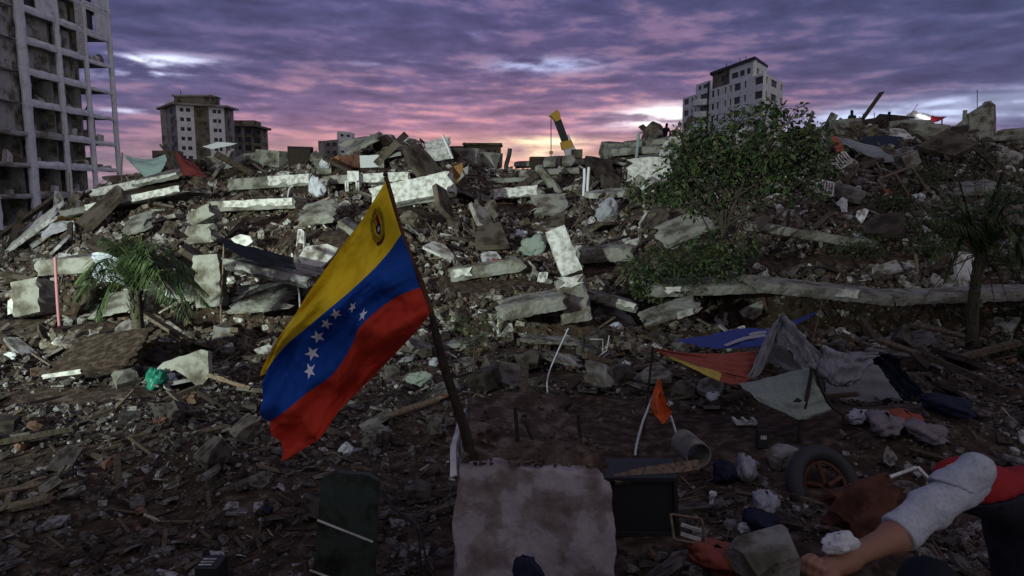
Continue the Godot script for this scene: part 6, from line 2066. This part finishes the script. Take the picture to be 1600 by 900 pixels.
	# bent metal chair frame
	t = thing("metal_chair", G(940, 575), "bent metal chair frame sticking out of the rubble", "chair frame")
	o = t.position
	for q in [[[911, 522], [911, 540], [912, 578]], [[922, 530], [942, 530], [942, 552], [916, 575]], [[952, 524], [948, 548], [930, 560]], [[946, 556], [930, 566]]]:
		pts = []
		for w in q:
			pts.append(P(w[0], w[1], -o.z + 0.1) - o)
		put("tube", tube(pts, 0.035 if q[0][0] == 911 else 0.012, 6).mesh(), mats.metal_dark if q[0][0] == 911 else mats.plaster, t)
	# white plastic chair on the slab behind the flag
	t = thing("plastic_chair", PB(553, 299, 35.0) + Vector3(0, 0.15, 0.3), "white plastic chair standing under the white edged roof slab", "chair")
	slab_part(t, "seat", Vector3(-0.25, 0.26, -0.22), Vector3(0.25, 0.30, 0.24), mats.plaster)
	slab_part(t, "backrest", Vector3(-0.25, 0.30, -0.24), Vector3(0.25, 0.72, -0.20), mats.plaster)
	for q in [[-0.23, -0.2], [0.23, -0.2], [-0.23, 0.2], [0.23, 0.2]]:
		slab_part(t, "leg", Vector3(q[0] - 0.03, -0.2, q[1] - 0.03), Vector3(q[0] + 0.03, 0.26, q[1] + 0.03), mats.plaster)
	# slatted plastic chair backs under the tree
	for q in [[1310, 254, 27.5, 0.55, "broken white slatted chair back below the red cloth"], [1284, 296, 25.5, -0.25, "white slatted chair back upside down in the tree's shade"]]:
		t = thing("broken_chair", PB(q[0], q[1] + 6, q[2]) + Vector3(0, 0.2, 0.2), q[4], "chair")
		frame_box(t, "rail", 0.62, 0.5, 0.06, mats.plaster, Transform3D(Basis(Vector3(0, 0, 1), q[3]) * Basis(Vector3(1, 0, 0), -0.4), Vector3.ZERO), 5)
	# grille lying right of the flag top
	t = thing("metal_grille", PB(700, 308, 31.5) + Vector3(0, 0.2, 0.2), "bent metal grille lying below the curled brown board", "grille")
	frame_box(t, "rail", 0.9, 0.7, 0.05, mats.wood, Transform3D(Basis(Vector3(0, 0, 1), 0.9) * Basis(Vector3(1, 0, 0), -0.3), Vector3.ZERO), 6)
	# wall remnant on the crest
	board("wall_remnant", "tall pale wall remnant standing on the crest", "wall piece", [[1514, 216], [1515, 178], [1526, 172], [1545, 160], [1553, 166], [1552, 216]], 40.0, 0.35, "concrete")
	board("wall_remnant", "dark broken edge of brick behind the tall pale remnant", "wall piece", [[1544, 160], [1548, 157], [1556, 164], [1557, 214], [1548, 216]], 40.4, 0.5, "concrete")
	pole("thin_mast", "thin mast rising above the tall pale wall remnant", "mast", [[1527, 140, 40.6], [1527, 160, 40.6], [1527, 200, 40.6]], 0.02, "metal_dark")
	# leaning slabs and timbers on the crest round the shelter
	for q in [[1286, 205, 1304, 178, 41.0, 0.2], [1300, 205, 1316, 186, 41.4, 0.15], [1470, 212, 1512, 188, 40.2, 0.16], [1478, 216, 1510, 196, 40.0, 0.10], [1505, 214, 1508, 172, 40.3, 0.10], [1400, 206, 1412, 188, 41.0, 0.10], [1345, 196, 1350, 178, 41.0, 0.05]]:
		var a := P(q[0], q[1] + 6, q[4])
		var b := P(q[2], q[3], q[4])
		m = MB.new()
		m.box(Transform3D(facing(b - a, Vector3(0, 0, -1)), (a + b) * 0.5), Vector3(a.distance_to(b), q[5], q[5] * 2.0))
		var w := put("leaning_timber", m.mesh(), mats.concrete)
		tag(w, "dark timber jutting up on the crest around the lit shelter", "timber", "timbers jutting up on the crest")
	for q in [[1355, 200, 40.2, 1.2], [1320, 200, 40.4, 1.4], [1420, 204, 40.2, 1.5], [1450, 206, 39.8, 1.3], [1490, 210, 39.6, 1.2], [1400, 196, 41.4, 1.6], [1370, 196, 41.0, 1.2], [735, 246, 40.6, 1.4], [760, 250, 40.6, 1.2], [710, 240, 40.6, 1.1], [842, 254, 41.0, 0.9], [880, 252, 41.0, 0.9], [862, 252, 40.0, 0.7], [960, 236, 40.0, 1.3], [640, 228, 41.0, 1.1], [470, 244, 41.0, 1.4], [430, 248, 41.0, 1.3], [400, 250, 41.0, 1.2], [1270, 210, 41.0, 1.2], [1590, 214, 40.4, 1.4], [600, 222, 41.0, 1.2], [570, 226, 41.0, 1.2], [302, 256, 39.0, 1.0], [340, 254, 40.0, 1.1]]:
		var w := put("crest_lump", broken(Vector3(q[3] * 1.3, q[3] * 0.7, q[3]), 9), mats[["concrete", "concrete", "wood_dark"][int(q[0]) % 3]], null, Transform3D(Basis(Vector3.UP, q[0]) * Basis(Vector3(0, 0, 1), 0.2 * sin(q[0])), P(q[0], q[1], q[2])))
		tag(w, "big angular lump of wreckage on the skyline %s" % beside(w.position.x, w.position.z), "concrete chunk", "wreckage lumps along the skyline")
	# bent bars against the sky
	for q in [[1335, 205, 1352, 178], [1352, 200, 1366, 176], [1358, 196, 1380, 182], [1365, 198, 1385, 186], [722, 250, 726, 222], [730, 248, 724, 224], [1350, 200, 1342, 182]]:
		var a := P(q[0], q[1], 40.0)
		var b := P(q[2], q[3], 40.0)
		var w := put("skyline_bar", tube([a, a.lerp(b, 0.6) + Vector3(0.2, 0, 0), b], 0.025, 5).mesh(), mats.metal_dark)
		tag(w, "bent reinforcing bar standing up against the evening sky", "iron bar", "bars against the sky")
	# lit shelter on the crest: a sheet on posts with a lamp under it
	t = thing("lit_shelter", P(1440, 200, 41.5), "shelter with a glowing white and red sheet on the crest", "shelter")
	o = t.position
	var tarp := func(called: String, list: Array, mat: Material, wr: float) -> void:
		var rr := rows(list)
		for r in rr:
			for i in r.size():
				r[i] -= o
		put(called, sheet(rr, 16, 12, wr, 3.0), mat, t)
	var tw: StandardMaterial3D = mats.cloth_white.duplicate()
	tw.backlight_enabled = true
	tw.backlight = lin(0.6, 0.6, 0.55)
	var trd: StandardMaterial3D = mats.cloth_red.duplicate()
	trd.albedo_color = lin(0.5, 0.05, 0.06)
	trd.backlight_enabled = true
	trd.backlight = lin(0.55, 0.04, 0.05)
	tarp.call("white_sheet", [[[1428, 172, 41.9], [1436, 175, 42.2], [1446, 177, 42.4], [1456, 180, 42.4]], [[1410, 184, 40.6], [1425, 188, 40.7], [1440, 190, 40.7], [1452, 191, 40.8]]], tw, 0.04)
	tarp.call("red_sheet", [[[1456, 180, 42.4], [1466, 182, 42.3], [1480, 182, 42.0]], [[1452, 191, 40.8], [1462, 191, 40.8], [1472, 187, 41.0]]], trd, 0.04)
	for q in [[1411, 184, 40.6], [1452, 190, 40.8], [1472, 187, 41.0]]:
		var a := P(q[0], q[1], q[2]) - o
		put("post", tube([a, a - Vector3(0, 1.6, 0)], 0.04, 6).mesh(), mats.wood_dark, t)
	for q in [[1411, 192, 1452, 196], [1412, 200, 1452, 203]]:
		put("rail", tube([P(q[0], q[1], 40.65) - o, P(q[2], q[3], 40.75) - o], 0.045, 6).mesh(), mats.wood, t)
	lamp(P(1440, 187, 41.7), Color(0.95, 0.97, 1.0), 3.0, 0.10, "bare white work lamp hanging under the glowing sheet")
	lamp(P(1470, 203, 39.4), Color(0.9, 0.95, 1.0), 0.5, 0.09, "small white lamp on the heap below the red sheet")
	lamp(P(1384, 202, 42.5), Color(0.9, 0.95, 1.0), 1.0, 0.12, "white lamp glaring through a gap in the wreckage")
	# figures
	far_person("figure in dark clothes crouching under an awning on the crest", 1038, 230, 41.0, 1.6, 0.15, 0.55)
	far_person("figure sitting on the crest beside leaning timbers", 1331, 212, 40.6, 1.7, -0.2, 0.6)
	far_person("figure in dark clothes bending down beside the lit shelter", 1378, 214, 41.2, 1.6, 0.5, 0.4)
	board("awning_sheet", "thin dark awning sheet stretched on the crest by the crouching figure", "awning", [[997, 207], [1028, 199], [1036, 203], [1034, 207]], [40.0, 40.6, 40.2, 39.8], 0.05, "concrete")

func lamp(at: Vector3, c: Color, e: float, r: float, label: String) -> void:
	var t := thing("work_lamp", at, label, "lamp")
	var s := SphereMesh.new()
	s.radius = r
	s.height = r * 2.0
	var m := StandardMaterial3D.new()
	m.resource_name = "lamp_glow"
	m.albedo_color = Color(1, 1, 1)
	m.emission_enabled = true
	m.emission = c
	m.emission_energy_multiplier = 3.0
	put("bulb", s, m, t)
	put("holder", tube([Vector3(0, r * 0.8, 0), Vector3(0, r * 1.6, 0)], r * 0.4, 8).mesh(), mats.metal_dark, t)
	var l := OmniLight3D.new()
	l.name = "glow_light"
	l.light_color = c
	l.light_energy = e
	l.light_size = r
	l.omni_range = 40.0
	l.omni_attenuation = 2.0
	l.shadow_enabled = true
	t.add_child(l)

func build_floodlight() -> void:
	# the rescue team's floodlight on its mast, outside the picture, whose white light falls on the heap
	var t := thing("floodlight_mast", on(FLOOD_AT.x, FLOOD_AT.z), "mobile floodlight mast aimed at the collapsed building", "floodlight")
	var o := t.position
	var at := FLOOD_AT - o
	put("mast", tube([Vector3(0, -0.3, 0.35), Vector3(0, at.y - 0.1, 0.35)], 0.06, 8).mesh(), mats.metal_dark, t)
	var dir := (FLOOD_TO - FLOOD_AT).normalized()
	var bas := Basis.looking_at(dir)
	var m := MB.new()
	m.box(Transform3D(bas, at - dir * 0.16), Vector3(0.9, 0.7, 0.12))
	put("housing", m.mesh(), mats.metal_dark, t)
	var g := StandardMaterial3D.new()
	g.resource_name = "floodlight_glow"
	g.emission_enabled = true
	g.emission = Color(0.95, 1.0, 0.95)
	g.emission_energy_multiplier = 4.0
	m = MB.new()
	m.box(Transform3D(bas, at - dir * 0.08), Vector3(0.8, 0.6, 0.02))
	put("lamp_face", m.mesh(), g, t)
	var l := SpotLight3D.new()
	l.name = "flood_light"
	l.light_color = Color(0.93, 1.0, 0.95)
	l.light_energy = FLOOD_ENERGY
	l.light_size = 0.3
	l.spot_angle = FLOOD_CONE
	l.spot_angle_attenuation = 1.0
	l.spot_range = 120.0
	l.spot_attenuation = 2.0
	l.shadow_enabled = true
	t.add_child(l)
	l.position = at
	l.basis = bas

# ------------------------------------------------------------------ the scene
const FLOOD_AT := Vector3(-16.0, 5.5, 4.0)
const FLOOD_TO := Vector3(-5.0, 11.0, -36.0)
const FLOOD_ENERGY := 1250.0
const FLOOD_CONE := 43.0

func _ready() -> void:
	var cam := Camera3D.new()
	cam.name = "camera"
	cam.position = EYE
	cam.rotation.x = -PITCH
	cam.fov = rad_to_deg(2.0 * atan(450.0 / F))
	cam.near = 0.05
	cam.far = 4000.0
	add_child(cam)
	var env := Environment.new()
	env.background_mode = Environment.BG_SKY
	var sm := PanoramaSkyMaterial.new()
	sm.panorama = make_sky()
	env.sky = Sky.new()
	env.sky.sky_material = sm
	env.background_energy_multiplier = 1.0
	env.tonemap_mode = Environment.TONE_MAPPER_LINEAR
	env.tonemap_exposure = 1.03
	env.sdfgi_enabled = true
	env.ssao_enabled = true
	env.ssil_enabled = true
	var we := WorldEnvironment.new()
	we.name = "world"
	we.environment = env
	add_child(we)
	# after sunset: only the broad soft light of the twilight behind the photographer is left
	var sun := DirectionalLight3D.new()
	sun.name = "twilight"
	sun.light_color = Color(1.0, 0.95, 0.88)
	sun.light_energy = 0.23
	sun.light_angular_distance = 140.0
	sun.shadow_enabled = true
	sun.rotation = Vector3(deg_to_rad(-24.0), deg_to_rad(20.0), 0)
	add_child(sun)

	rng.seed = 20240
	nz.seed = 3
	nz.frequency = 0.06
	nz.fractal_octaves = 4
	nz2.seed = 9
	nz2.frequency = 0.35
	nz2.fractal_octaves = 3
	make_materials()
	build_floodlight()
	build_tower()
	build_houses()
	build_crane()
	build_wall_block()
	build_slabs()
	for q in hollows:
		dig(q[0], q[1], q[2], q[3])
	build_ground()
	build_plants()
	build_flag()
	build_tents()
	build_things()
	build_person()
	keep_out.append([3.9, -9.9, 1.0])
	keep_out.append([5.2, -10.3, 1.0])
	for q in [[-19.6, -35.4, 1.6], [-18.9, -33.6, 1.2], [-17.0, -35.0, 1.4], [-16.6, -33.4, 1.0], [23.6, -40.0, 1.4], [22.6, -38.2, 1.2]]:
		keep_out.append(q)
	survey()
	build_rubble()
